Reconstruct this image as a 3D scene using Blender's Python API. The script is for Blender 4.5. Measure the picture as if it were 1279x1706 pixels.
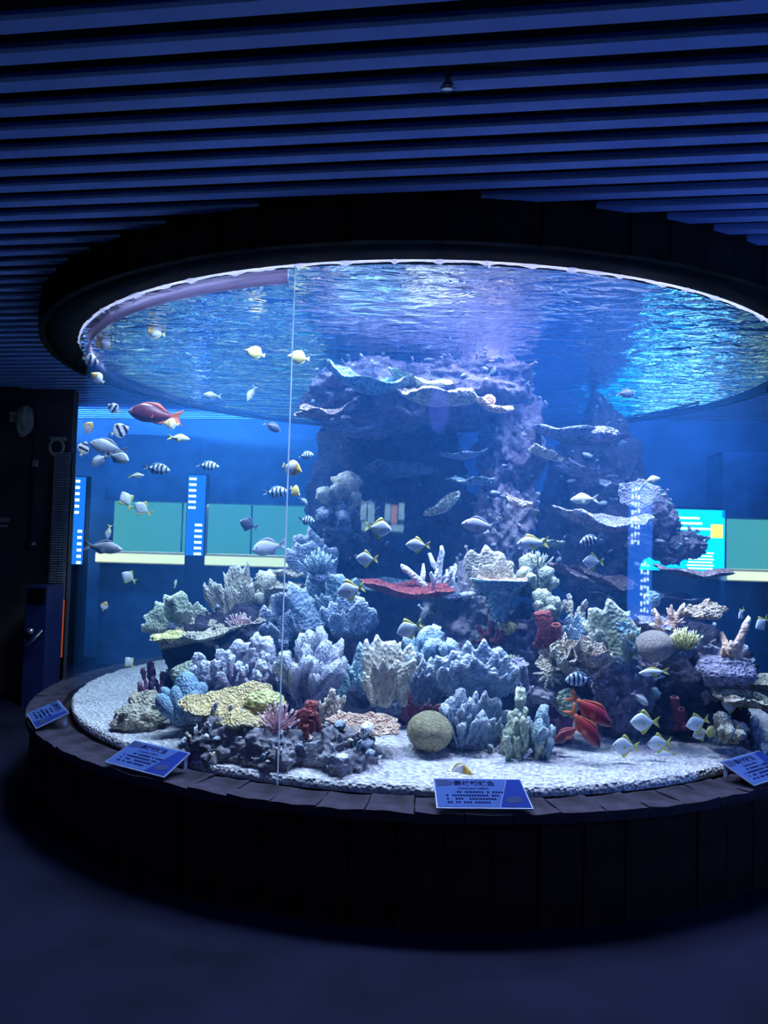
import bpy, bmesh, math, random
import numpy as np
from mathutils import Vector, Matrix, Euler

# ------------------------------------------------------------------ scene, camera, light
for o in list(bpy.data.objects):
    bpy.data.objects.remove(o)
SC = bpy.context.scene
COL = SC.collection
random.seed(7)
RNG = np.random.default_rng(7)

F, PITCH, ROLL, CZ = 1295.0, 0.0429, 0.0291, 1.5      # focal length in px of a 1279x1706 frame
_fw = Vector((0, math.cos(PITCH), math.sin(PITCH)))
_u0 = Vector((0, -math.sin(PITCH), math.cos(PITCH)))
_r0 = Vector((1, 0, 0))
_r = _r0 * math.cos(ROLL) + _u0 * math.sin(ROLL)
_u = _u0 * math.cos(ROLL) - _r0 * math.sin(ROLL)
cam_data = bpy.data.cameras.new('camera')
cam_data.sensor_fit = 'VERTICAL'
cam_data.sensor_height = 36.0
cam_data.sensor_width = 27.0
cam_data.lens = F / 1706.0 * 36.0
cam = bpy.data.objects.new('camera', cam_data)
COL.objects.link(cam)
M = Matrix((_r, _u, -_fw)).transposed().to_4x4()
M.translation = (0, 0, CZ)
cam.matrix_world = M
cam_data.clip_start = 0.05
SC.camera = cam

SC.view_settings.view_transform = 'Standard'
SC.view_settings.look = 'None'
SC.view_settings.gamma = 1.0
SC.view_settings.use_curve_mapping = False
SC.view_settings.exposure = 0.0
SC.cycles.transparent_max_bounces = 20
SC.cycles.max_bounces = 5
SC.cycles.diffuse_bounces = 2
SC.cycles.glossy_bounces = 2
SC.cycles.volume_bounces = 0
SC.cycles.caustics_reflective = False
SC.cycles.caustics_refractive = False
SC.cycles.sample_clamp_indirect = 14.0
SC.cycles.use_denoising = True
SC.cycles.use_adaptive_sampling = True
SC.cycles.adaptive_threshold = 0.12
SC.cycles.adaptive_min_samples = 16
SC.cycles.use_light_tree = False

# the round tank (metres)
TX, TY, TR = 0.2765, 5.6442, 2.363
Z_LEDGE, Z_TOP, R_OUT = 0.465, 2.729, 2.562
Z_WATER = 2.712
Z_CEIL = 2.90
R_IN = TR - 0.047

world = bpy.data.worlds.new('world')
SC.world = world
world.use_nodes = True
world.node_tree.nodes['Background'].inputs[0].default_value = (0.10, 0.16, 0.55, 1)
world.node_tree.nodes['Background'].inputs[1].default_value = 0.006

def lamp(name, kind, loc, energy, color, rot=(0, 0, 0), **kw):
    d = bpy.data.lights.new(name, kind)
    d.energy = energy
    d.color = color
    for k, v in kw.items():
        setattr(d, k, v)
    o = bpy.data.objects.new(name, d)
    COL.objects.link(o)
    o.location = loc
    o.rotation_euler = rot
    return o

# LED lamps hung inside the hood above the water
LK = 0.275
COOL = (0.55, 0.74, 1.0)
VIOLET = (0.60, 0.62, 1.0)
for lx, ly, e, c, sx, tl in ((-1.15, -1.65, 250, COOL, .6, 5), (-0.38, -1.75, 260, COOL, .7, 5), (0.42, -1.75, 260, VIOLET, .7, 5), (1.15, -1.65, 240, COOL, .6, 5),
                         (-1.75, -0.6, 200, COOL, .5, 0), (1.75, -0.5, 150, COOL, .5, 0), (-1.35, 0.7, 150, COOL, .6, 0),
                         (0.1, -1.1, 60, VIOLET, .6, 0), (0.9, -0.8, 60, VIOLET, .6, 0)):
    lamp('tank_lamp', 'AREA', (TX + lx, TY + ly, 3.22), e * LK, c, rot=(math.radians(tl), 0, 0), shape='RECTANGLE', size=sx, size_y=0.32)
# a narrow spotlight that draws the pale shaft in the middle of the tank
lamp('tank_spotlight', 'SPOT', (TX + 0.35, TY - 0.75, 3.25), 200, (0.72, 0.66, 1.0), rot=(math.radians(-3), math.radians(2), 0),
     spot_size=math.radians(22), spot_blend=0.6, shadow_soft_size=0.05)
# added blue fill lamps that brighten the far wall behind the tank
lamp('wall_fill_lamp', 'AREA', (-3.2, 8.35, 3.3), 150, (0.12, 0.42, 1.0), rot=(math.radians(48), 0, 0), shape='RECTANGLE', size=4.5, size_y=0.2)
lamp('wall_fill_lamp', 'AREA', (2.6, 8.35, 3.3), 45, (0.10, 0.30, 1.0), rot=(math.radians(48), 0, 0), shape='RECTANGLE', size=4.5, size_y=0.2)
# blue lamp over the left aisle, and a fill lamp added behind the visitor
lamp('aisle_lamp', 'SPOT', (-2.2, 1.6, 2.86), 60, (0.10, 0.16, 1.0), rot=(math.radians(10), 0, 0),
     spot_size=math.radians(120), spot_blend=1.0, shadow_soft_size=0.25)
lamp('hall_fill_lamp', 'SPOT', (0.3, -1.0, 2.86), 25, (0.13, 0.17, 1.0), rot=(math.radians(38), 0, 0),
     spot_size=math.radians(120), spot_blend=1.0, shadow_soft_size=0.25)

# ------------------------------------------------------------------ pixel helpers (only used to read positions off the photograph)
def ray(px, py):
    return (_fw + _r * ((px - 639.5) / F) + _u * (-(py - 853.0) / F))
def P(px, py, depth):
    return Vector((0, 0, CZ)) + ray(px, py) * depth
def PZ(px, py, z):
    d = ray(px, py)
    return Vector((0, 0, CZ)) + d * ((z - CZ) / d.z)
def span(px, py, rad=R_IN - 0.04):
    """near and far depth at which the view line crosses the inside of the tank"""
    d = ray(px, py)
    ox, oy = -TX, -TY
    a = d.x ** 2 + d.y ** 2
    b = 2 * (ox * d.x + oy * d.y)
    c = ox * ox + oy * oy - rad * rad
    q = b * b - 4 * a * c
    if q < 0:
        t = -b / (2 * a)
        return t, t
    s = math.sqrt(q)
    return (-b - s) / (2 * a), (-b + s) / (2 * a)
def DIN(px, py, frac, rad=R_IN - 0.04):
    a, b = span(px, py, rad)
    return a + (b - a) * frac

# ------------------------------------------------------------------ materials
MATS = {}
def mat(name):
    m = bpy.data.materials.new(name)
    m.use_nodes = True
    nt = m.node_tree
    nt.nodes.clear()
    out = nt.nodes.new('ShaderNodeOutputMaterial')
    MATS[name] = m
    return m, nt, out
def nd(nt, t, **kw):
    n = nt.nodes.new(t)
    for k, v in kw.items():
        if k.startswith('i_'):
            n.inputs[k[2:].replace('_', ' ')].default_value = v
        else:
            setattr(n, k, v)
    return n
def ramp(nt, fac, stops, interp='LINEAR'):
    r = nt.nodes.new('ShaderNodeValToRGB')
    r.color_ramp.interpolation = interp
    els = r.color_ramp.elements
    while len(els) < len(stops):
        els.new(0.5)
    for e, (p, c) in zip(els, stops):
        e.position = p
        e.color = (*c, 1) if len(c) == 3 else c
    if fac is not None:
        nt.links.new(fac, r.inputs[0])
    return r
def bumped(nt, bsdf, height, strength, dist):
    b = nd(nt, 'ShaderNodeBump')
    b.inputs['Strength'].default_value = strength
    b.inputs['Distance'].default_value = dist
    nt.links.new(height, b.inputs['Height'])
    nt.links.new(b.outputs[0], bsdf.inputs['Normal'])
    return b
def plain(name, col, rough=0.6, metal=0.0, var=0.25, scale=6.0, bump=0.0, bscale=40.0, emis=None, estr=0.0, spec=0.3):
    """a mottled surface: noise in the colour, optional fine relief"""
    m, nt, out = mat(name)
    b = nd(nt, 'ShaderNodeBsdfPrincipled')
    b.inputs['Roughness'].default_value = rough
    b.inputs['Metallic'].default_value = metal
    b.inputs['Specular IOR Level'].default_value = spec
    tc = nd(nt, 'ShaderNodeTexCoord')
    n = nd(nt, 'ShaderNodeTexNoise')
    n.inputs['Scale'].default_value = scale
    n.inputs['Detail'].default_value = 5
    nt.links.new(tc.outputs['Object'], n.inputs['Vector'])
    lo = tuple(c * (1 - var) for c in col)
    hi = tuple(min(1, c * (1 + var)) for c in col)
    r = ramp(nt, n.outputs['Fac'], [(0.3, lo), (0.7, hi)])
    nt.links.new(r.outputs[0], b.inputs['Base Color'])
    if bump:
        n2 = nd(nt, 'ShaderNodeTexNoise')
        n2.inputs['Scale'].default_value = bscale
        n2.inputs['Detail'].default_value = 6
        nt.links.new(tc.outputs['Object'], n2.inputs['Vector'])
        bumped(nt, b, n2.outputs['Fac'], bump, 0.02)
    if emis:
        b.inputs['Emission Color'].default_value = (*emis, 1)
        b.inputs['Emission Strength'].default_value = estr
    nt.links.new(b.outputs[0], out.inputs[0])
    return m
def emitter(name, col, strength):
    m, nt, out = mat(name)
    e = nd(nt, 'ShaderNodeEmission')
    e.inputs[0].default_value = (*col, 1)
    e.inputs[1].default_value = strength
    nt.links.new(e.outputs[0], out.inputs[0])
    return m

def glass_material(name, base_reflect):
    m, nt, out = mat(name)
    t = nd(nt, 'ShaderNodeBsdfTransparent')
    t.inputs[0].default_value = (0.97, 0.985, 1.0, 1)
    g = nd(nt, 'ShaderNodeBsdfGlossy')
    g.inputs['Roughness'].default_value = 0.03
    lw = nd(nt, 'ShaderNodeLayerWeight')
    f = nd(nt, 'ShaderNodeMath', operation='POWER')
    f.inputs[1].default_value = 6.0
    nt.links.new(lw.outputs['Facing'], f.inputs[0])
    f2 = nd(nt, 'ShaderNodeMath', operation='MULTIPLY_ADD')
    f2.inputs[1].default_value = base_reflect * 3
    f2.inputs[2].default_value = base_reflect
    nt.links.new(f.outputs[0], f2.inputs[0])
    # acrylic against water hardly reflects: only the outer face mirrors the hall
    ge = nd(nt, 'ShaderNodeNewGeometry')
    inv = nd(nt, 'ShaderNodeMath', operation='SUBTRACT')
    inv.inputs[0].default_value = 1.0
    nt.links.new(ge.outputs['Backfacing'], inv.inputs[1])
    f3 = nd(nt, 'ShaderNodeMath', operation='MULTIPLY')
    nt.links.new(f2.outputs[0], f3.inputs[0])
    nt.links.new(inv.outputs[0], f3.inputs[1])
    mx = nd(nt, 'ShaderNodeMixShader')
    nt.links.new(f3.outputs[0], mx.inputs[0])
    nt.links.new(t.outputs[0], mx.inputs[1])
    nt.links.new(g.outputs[0], mx.inputs[2])
    nt.links.new(mx.outputs[0], out.inputs[0])
glass_material('acrylic', 0.042)
glass_material('acrylic_inner', 0.003)

def water_materials():
    m, nt, out = mat('water_body')
    s = nd(nt, 'ShaderNodeVolumeScatter')
    s.inputs['Color'].default_value = (0.06, 0.30, 0.95, 1)
    s.inputs['Density'].default_value = 0.13
    s.inputs['Anisotropy'].default_value = 0.15
    a = nd(nt, 'ShaderNodeVolumeAbsorption')
    a.inputs['Color'].default_value = (0.25, 0.62, 1.0, 1)
    a.inputs['Density'].default_value = 0.16
    ad = nd(nt, 'ShaderNodeAddShader')
    nt.links.new(s.outputs[0], ad.inputs[0])
    nt.links.new(a.outputs[0], ad.inputs[1])
    nt.links.new(ad.outputs[0], out.inputs['Volume'])
    # the surface: mirror beyond the critical angle, clear inside it
    m, nt, out = mat('water_surface')
    tc = nd(nt, 'ShaderNodeTexCoord')
    mp = nd(nt, 'ShaderNodeMapping')
    mp.inputs['Scale'].default_value = (1.6, 3.2, 1.0)
    nt.links.new(tc.outputs['Object'], mp.inputs[0])
    n1 = nd(nt, 'ShaderNodeTexNoise')
    n1.inputs['Scale'].default_value = 3.2
    n1.inputs['Detail'].default_value = 3
    n1.inputs['Distortion'].default_value = 0.6
    nt.links.new(mp.outputs[0], n1.inputs['Vector'])
    bp = nd(nt, 'ShaderNodeBump')
    bp.inputs['Strength'].default_value = 1.0
    bp.inputs['Distance'].default_value = 0.024
    nt.links.new(n1.outputs['Fac'], bp.inputs['Height'])
    f = nd(nt, 'ShaderNodeFresnel')
    f.inputs[0].default_value = 1.33
    nt.links.new(bp.outputs[0], f.inputs['Normal'])
    t = nd(nt, 'ShaderNodeBsdfTransparent')
    g = nd(nt, 'ShaderNodeBsdfGlossy')
    g.inputs['Roughness'].default_value = 0.02
    nt.links.new(bp.outputs[0], g.inputs['Normal'])
    mx = nd(nt, 'ShaderNodeMixShader')
    nt.links.new(f.outputs[0], mx.inputs[0])
    nt.links.new(t.outputs[0], mx.inputs[1])
    nt.links.new(g.outputs[0], mx.inputs[2])
    nt.links.new(mx.outputs[0], out.inputs[0])
water_materials()

def rock_material(name, lo, hi, crust):
    m, nt, out = mat(name)
    b = nd(nt, 'ShaderNodeBsdfPrincipled')
    b.inputs['Roughness'].default_value = 0.85
    b.inputs['Specular IOR Level'].default_value = 0.15
    tc = nd(nt, 'ShaderNodeTexCoord')
    n = nd(nt, 'ShaderNodeTexNoise')
    n.inputs['Scale'].default_value = 13
    n.inputs['Detail'].default_value = 8
    n.inputs['Roughness'].default_value = 0.7
    nt.links.new(tc.outputs['Object'], n.inputs['Vector'])
    r = ramp(nt, n.outputs['Fac'], [(0.32, lo), (0.52, hi), (0.60, hi), (0.70, crust)])
    nt.links.new(r.outputs[0], b.inputs['Base Color'])
    v = nd(nt, 'ShaderNodeTexVoronoi')
    v.inputs['Scale'].default_value = 38
    nt.links.new(tc.outputs['Object'], v.inputs['Vector'])
    n2 = nd(nt, 'ShaderNodeTexNoise')
    n2.inputs['Scale'].default_value = 26
    n2.inputs['Detail'].default_value = 8
    n2.inputs['Roughness'].default_value = 0.75
    nt.links.new(tc.outputs['Object'], n2.inputs['Vector'])
    ad = nd(nt, 'ShaderNodeMath', operation='MULTIPLY_ADD')
    ad.inputs[1].default_value = 0.5
    nt.links.new(v.outputs['Distance'], ad.inputs[0])
    nt.links.new(n2.outputs['Fac'], ad.inputs[2])
    bumped(nt, b, ad.outputs[0], 0.9, 0.05)
    nt.links.new(b.outputs[0], out.inputs[0])
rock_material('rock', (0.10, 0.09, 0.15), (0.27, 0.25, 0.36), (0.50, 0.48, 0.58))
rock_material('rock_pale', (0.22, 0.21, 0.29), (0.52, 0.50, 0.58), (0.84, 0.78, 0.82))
rock_material('rock_shaded', (0.025, 0.025, 0.05), (0.07, 0.07, 0.12), (0.20, 0.20, 0.27))  # darker copy of the rock: shade of the reef hollows put into the colour

def coral_material(name, col, tip, grain=60.0, bump=0.9, tipstart=0.84, nscale=26.0, pit=0.56):
    """living coral: body colour with speckle, paler growing tips / margins"""
    m, nt, out = mat(name)
    b = nd(nt, 'ShaderNodeBsdfPrincipled')
    b.inputs['Roughness'].default_value = 0.75
    b.inputs['Specular IOR Level'].default_value = 0.2
    tc = nd(nt, 'ShaderNodeTexCoord')
    n = nd(nt, 'ShaderNodeTexNoise')
    n.inputs['Scale'].default_value = nscale
    n.inputs['Detail'].default_value = 6
    nt.links.new(tc.outputs['Object'], n.inputs['Vector'])
    lo = tuple(c * 0.68 for c in col)
    hi = tuple(min(1, c * 1.2) for c in col)
    r = ramp(nt, n.outputs['Fac'], [(0.32, lo), (0.66, hi)])
    at = nd(nt, 'ShaderNodeAttribute', attribute_name='rim')
    nz = nd(nt, 'ShaderNodeTexNoise')
    nz.inputs['Scale'].default_value = 30
    nt.links.new(tc.outputs['Object'], nz.inputs['Vector'])
    ma = nd(nt, 'ShaderNodeMath', operation='MULTIPLY_ADD')
    ma.inputs[1].default_value = 0.5
    ma.inputs[2].default_value = -0.25
    nt.links.new(nz.outputs['Fac'], ma.inputs[0])
    ad = nd(nt, 'ShaderNodeMath', operation='ADD')
    nt.links.new(at.outputs['Fac'], ad.inputs[0])
    nt.links.new(ma.outputs[0], ad.inputs[1])
    tr = ramp(nt, ad.outputs[0], [(tipstart - 0.15, (0, 0, 0)), (min(1, tipstart + 0.15), (1, 1, 1))])
    mx = nd(nt, 'ShaderNodeMix', data_type='RGBA')
    nt.links.new(tr.outputs[0], mx.inputs[0])
    nt.links.new(r.outputs[0], mx.inputs[6])
    mx.inputs[7].default_value = (*tip, 1)
    v = nd(nt, 'ShaderNodeTexVoronoi')
    v.inputs['Scale'].default_value = grain
    nt.links.new(tc.outputs['Object'], v.inputs['Vector'])
    vr = ramp(nt, v.outputs['Distance'], [(0.10, (pit, pit, pit * 1.04)), (0.55, (1.15, 1.15, 1.15))])
    mu = nd(nt, 'ShaderNodeMix', data_type='RGBA', blend_type='MULTIPLY')
    mu.inputs[0].default_value = 1.0
    nt.links.new(mx.outputs[2], mu.inputs[6])
    nt.links.new(vr.outputs[0], mu.inputs[7])
    nt.links.new(mu.outputs[2], b.inputs['Base Color'])
    bumped(nt, b, v.outputs['Distance'], bump, 0.02)
    nt.links.new(b.outputs[0], out.inputs[0])
WHITE = (0.66, 0.70, 0.78)
for nm, c, t, g in (('c_cream', (0.50, 0.46, 0.36), (0.74, 0.72, 0.62), 70), ('c_blue', (0.22, 0.31, 0.43), WHITE, 60),
                    ('c_slate', (0.16, 0.21, 0.31), (0.48, 0.54, 0.64), 60), ('c_lavender', (0.32, 0.31, 0.44), WHITE, 60),
                    ('c_gold', (0.72, 0.56, 0.28), (0.90, 0.80, 0.55), 90), ('c_teal', (0.18, 0.31, 0.38), (0.52, 0.64, 0.70), 50),
                    ('c_green', (0.34, 0.40, 0.30), (0.66, 0.70, 0.54), 60), ('c_tan', (0.62, 0.50, 0.40), (0.88, 0.78, 0.66), 80),
                    ('c_salmon', (0.72, 0.48, 0.36), (0.92, 0.80, 0.70), 90), ('c_pink', (0.72, 0.40, 0.46), (0.92, 0.74, 0.78), 60),
                    ('c_red', (0.26, 0.055, 0.06), (0.42, 0.12, 0.11), 50), ('c_maroon', (0.20, 0.045, 0.07), (0.50, 0.20, 0.20), 50),
                    ('c_plum', (0.16, 0.07, 0.14), (0.24, 0.12, 0.20), 50), ('c_white', (0.74, 0.76, 0.82), (0.95, 0.95, 0.97), 60),
                    ('c_yellow', (0.66, 0.62, 0.26), (0.88, 0.86, 0.52), 60), ('c_brown', (0.30, 0.22, 0.24), (0.52, 0.44, 0.44), 60),
                    ('c_ice', (0.26, 0.42, 0.56), (0.62, 0.74, 0.82), 60)):
    coral_material(nm, c, t, g)
    coral_material(nm + '_u', c, t, 15.0, 0.55, nscale=5.0, pit=0.72)

def maze_material(name, ridge, groove, scale):
    """brain coral: winding ridges and grooves"""
    m, nt, out = mat(name)
    b = nd(nt, 'ShaderNodeBsdfPrincipled')
    b.inputs['Roughness'].default_value = 0.7
    tc = nd(nt, 'ShaderNodeTexCoord')
    v = nd(nt, 'ShaderNodeTexVoronoi', feature='DISTANCE_TO_EDGE')
    v.inputs['Scale'].default_value = scale
    n = nd(nt, 'ShaderNodeTexNoise')
    n.inputs['Scale'].default_value = scale * 0.8
    nt.links.new(tc.outputs['Object'], n.inputs['Vector'])
    mx = nd(nt, 'ShaderNodeMix', data_type='RGBA', blend_type='ADD')
    mx.inputs[0].default_value = 0.12
    nt.links.new(tc.outputs['Object'], mx.inputs[6])
    nt.links.new(n.outputs['Color'], mx.inputs[7])
    nt.links.new(mx.outputs[2], v.inputs['Vector'])
    r = ramp(nt, v.outputs['Distance'], [(0.06, ridge), (0.24, groove)])
    nt.links.new(r.outputs[0], b.inputs['Base Color'])
    rb = ramp(nt, v.outputs['Distance'], [(0.0, (1, 1, 1)), (0.25, (0, 0, 0))])
    bumped(nt, b, rb.outputs[0], 0.8, 0.05)
    nt.links.new(b.outputs[0], out.inputs[0])
maze_material('brain_yellow', (0.90, 0.80, 0.46), (0.36, 0.30, 0.15), 48)
maze_material('brain_tan', (0.88, 0.78, 0.70), (0.42, 0.32, 0.30), 48)

def sand_material():
    m, nt, out = mat('sand')
    b = nd(nt, 'ShaderNodeBsdfPrincipled')
    b.inputs['Roughness'].default_value = 0.9
    tc = nd(nt, 'ShaderNodeTexCoord')
    v = nd(nt, 'ShaderNodeTexVoronoi')
    v.inputs['Scale'].default_value = 55
    nt.links.new(tc.outputs['Object'], v.inputs['Vector'])
    r = ramp(nt, v.outputs['Color'], [(0.15, (0.44, 0.41, 0.46)), (0.5, (0.64, 0.61, 0.66)), (0.9, (0.80, 0.77, 0.82))])
    nt.links.new(r.outputs[0], b.inputs['Base Color'])
    bumped(nt, b, v.outputs['Distance'], 0.9, 0.02)
    nt.links.new(b.outputs[0], out.inputs[0])
sand_material()

plain('slat_paint', (0.22, 0.37, 0.90), 0.5, var=0.12, scale=2.0)
plain('black_ceiling', (0.010, 0.011, 0.016), 0.95, var=0.2, scale=3)
plain('fascia_wood', (0.014, 0.012, 0.013), 0.85, var=0.5, scale=5, bump=0.3, bscale=12, spec=0.08)
plain('soffit', (0.010, 0.010, 0.013), 0.9, var=0.3, scale=4, spec=0.05)
plain('hood_inside', (0.04, 0.05, 0.08), 0.8, var=0.2, scale=3)
plain('base_wood', (0.022, 0.014, 0.012), 0.75, var=0.55, scale=4, bump=0.35, bscale=14, spec=0.1)
plain('base_core', (0.012, 0.009, 0.009), 0.9)
plain('slate', (0.030, 0.024, 0.042), 0.7, var=0.5, scale=9, bump=0.8, bscale=9, spec=0.12)
plain('floor_concrete', (0.008, 0.008, 0.024), 0.85, var=0.45, scale=1.6, bump=0.25, bscale=9, spec=0.06)
plain('wall_dark', (0.065, 0.055, 0.068), 0.85, var=0.3, scale=2.5)
plain('wall_far', (0.10, 0.22, 0.40), 0.8, var=0.3, scale=2.0)
def glowing_through(name, col):
    """pale material that lets light through"""
    m, nt, out = mat(name)
    d = nd(nt, 'ShaderNodeBsdfDiffuse')
    d.inputs[0].default_value = (*col, 1)
    t = nd(nt, 'ShaderNodeBsdfTranslucent')
    t.inputs[0].default_value = (*col, 1)
    mx = nd(nt, 'ShaderNodeMixShader')
    mx.inputs[0].default_value = 0.6
    nt.links.new(d.outputs[0], mx.inputs[1])
    nt.links.new(t.outputs[0], mx.inputs[2])
    nt.links.new(mx.outputs[0], out.inputs[0])
glowing_through('foam', (0.86, 0.82, 0.92))
glowing_through('liner', (0.46, 0.41, 0.56))
glowing_through('seam', (0.80, 0.90, 1.0))

# ------------------------------------------------------------------ geometry helpers
def vnoise(p, seed=0):
    """vectorised value noise in -1..1 for an (n,3) array"""
    p = np.asarray(p, float) + seed * 17.31
    i = np.floor(p).astype(np.int64)
    f = p - i
    f = f * f * (3 - 2 * f)
    def h(dx, dy, dz):
        n = (i[:, 0] + dx) * 374761393 + (i[:, 1] + dy) * 668265263 + (i[:, 2] + dz) * 2147483647 + seed * 974711
        n = (n ^ (n >> 13)) * 1274126177
        n = n ^ (n >> 16)
        return (n & 0xffff) / 32767.5 - 1.0
    x0 = h(0, 0, 0) * (1 - f[:, 0]) + h(1, 0, 0) * f[:, 0]
    x1 = h(0, 1, 0) * (1 - f[:, 0]) + h(1, 1, 0) * f[:, 0]
    x2 = h(0, 0, 1) * (1 - f[:, 0]) + h(1, 0, 1) * f[:, 0]
    x3 = h(0, 1, 1) * (1 - f[:, 0]) + h(1, 1, 1) * f[:, 0]
    y0 = x0 * (1 - f[:, 1]) + x1 * f[:, 1]
    y1 = x2 * (1 - f[:, 1]) + x3 * f[:, 1]
    return y0 * (1 - f[:, 2]) + y1 * f[:, 2]
def fbm(p, seed=0, oct=4, gain=0.5):
    s = 0
    a = 1.0
    p = np.asarray(p, float)
    for k in range(oct):
        s = s + a * vnoise(p, seed + k)
        p = p * 2.03
        a *= gain
    return s

def new_mesh(name, verts, faces, smooth=True, rim=None):
    me = bpy.data.meshes.new(name)
    me.from_pydata([tuple(v) for v in verts], [], [tuple(int(i) for i in f) for f in faces])
    if smooth:
        me.polygons.foreach_set('use_smooth', [True] * len(me.polygons))
    if rim is not None:
        a = me.attributes.new('rim', 'FLOAT', 'POINT')
        a.data.foreach_set('value', np.asarray(rim, dtype=np.float32))
    me.update()
    return me
def put(name, me, material=None, parent=None, loc=(0, 0, 0), rot=(0, 0, 0), scale=(1, 1, 1)):
    o = bpy.data.objects.new(name, me)
    COL.objects.link(o)
    if material is not None and len(me.materials) == 0:
        me.materials.append(MATS[material])
    o.parent = parent
    o.location = loc
    o.rotation_euler = rot
    o.scale = scale if not isinstance(scale, (int, float)) else (scale,) * 3
    return o
def tag(o, label=None, cat=None, group=None, kind=None):
    if label:
        o['label'] = label
    if cat:
        o['category'] = cat
    if group:
        o['group'] = group
    if kind:
        o['kind'] = kind
    return o
def thing(name, label, cat, loc=(0, 0, 0), group=None, rot=(0, 0, 0)):
    o = bpy.data.objects.new(name, None)
    o.empty_display_size = 0.05
    COL.objects.link(o)
    o.location = loc
    o.rotation_euler = rot
    return tag(o, label, cat, group)

class MB:
    def __init__(s):
        s.v, s.f = [], []
    def box(s, c, d, rz=0.0):
        cx, cy, cz = c
        n = len(s.v)
        ca, sa = math.cos(rz), math.sin(rz)
        for z in (-1, 1):
            for x, y in ((-1, -1), (1, -1), (1, 1), (-1, 1)):
                X, Y = x * d[0] / 2, y * d[1] / 2
                s.v.append((cx + X * ca - Y * sa, cy + X * sa + Y * ca, cz + z * d[2] / 2))
        for q in ((0, 3, 2, 1), (4, 5, 6, 7), (0, 1, 5, 4), (1, 2, 6, 5), (2, 3, 7, 6), (3, 0, 4, 7)):
            s.f.append(tuple(n + i for i in q))
        return s
    def tube(s, pts, radii, seg=8, caps=True):
        n = len(s.v)
        pts = [Vector(p) for p in pts]
        k = len(pts)
        if isinstance(radii, (int, float)):
            radii = [radii] * k
        ref = Vector((0.31, 0.17, 0.93)).normalized()
        for i, p in enumerate(pts):
            t = (pts[min(i + 1, k - 1)] - pts[max(i - 1, 0)]).normalized()
            a = t.cross(ref)
            if a.length < 1e-3:
                a = t.cross(Vector((1, 0, 0)))
            a.normalize()
            b = t.cross(a)
            for j in range(seg):
                w = 2 * math.pi * j / seg
                s.v.append(tuple(p + (a * math.cos(w) + b * math.sin(w)) * radii[i]))
        for i in range(k - 1):
            for j in range(seg):
                j2 = (j + 1) % seg
                s.f.append((n + i * seg + j, n + i * seg + j2, n + (i + 1) * seg + j2, n + (i + 1) * seg + j))
        if caps:
            s.f.append(tuple(n + j for j in reversed(range(seg))))
            s.f.append(tuple(n + (k - 1) * seg + j for j in range(seg)))
        return s
    def lathe(s, prof, seg=32, c=(0, 0, 0), close=False):
        n = len(s.v)
        for r, z in prof:
            for j in range(seg):
                w = 2 * math.pi * j / seg
                s.v.append((c[0] + r * math.cos(w), c[1] + r * math.sin(w), c[2] + z))
        k = len(prof)
        for i in range(k - (0 if close else 1)):
            i2 = (i + 1) % k
            for j in range(seg):
                j2 = (j + 1) % seg
                s.f.append((n + i * seg + j, n + i * seg + j2, n + i2 * seg + j2, n + i2 * seg + j))
        return s
    def mesh(s, name, smooth=False):
        return new_mesh(name, s.v, s.f, smooth)

def ring_sector(r0, r1, z0, z1, a0, a1, n=2):
    """closed block of an annulus"""
    v, f = [], []
    for i in range(n + 1):
        a = a0 + (a1 - a0) * i / n
        c, s = math.cos(a), math.sin(a)
        v += [(r0 * c, r0 * s, z0), (r1 * c, r1 * s, z0), (r1 * c, r1 * s, z1), (r0 * c, r0 * s, z1)]
    for i in range(n):
        b = i * 4
        for q in range(4):
            f.append((b + q, b + (q + 1) % 4, b + 4 + (q + 1) % 4, b + 4 + q))
    f.append((3, 2, 1, 0))
    f.append((n * 4, n * 4 + 1, n * 4 + 2, n * 4 + 3))
    return v, f

# ------------------------------------------------------------------ the room
def struct(name, me, m, **kw):
    return tag(put(name, me, m, **kw), kind='structure')
fl = struct('floor', MB().box((0, 3.2, -0.05), (15, 13.4, 0.1)).mesh('floor'), 'floor_concrete')
SLYAW = -0.1497
ceil = struct('ceiling', MB().box((0, 3.2, 3.55), (15, 13.4, 0.1)).mesh('ceiling'), 'black_ceiling')
struct('wall_back', MB().box((0, 9.85, 1.75), (15, 0.1, 3.5)).mesh('wall'), 'wall_far')
struct('wall_left', MB().box((-7.45, 3.2, 1.75), (0.1, 13.2, 3.5)).mesh('wall'), 'wall_dark')
struct('wall_right', MB().box((7.45, 3.2, 1.75), (0.1, 13.2, 3.5)).mesh('wall'), 'wall_dark')
struct('wall_front', MB().box((0, -3.45, 1.75), (15, 0.1, 3.5)).mesh('wall'), 'wall_dark')
# partition standing left of the tank
struct('wall_partition', MB().box((-5.20, 7.45, 1.60), (4.4, 0.12, 3.2)).mesh('wall'), 'wall_dark')

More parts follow.
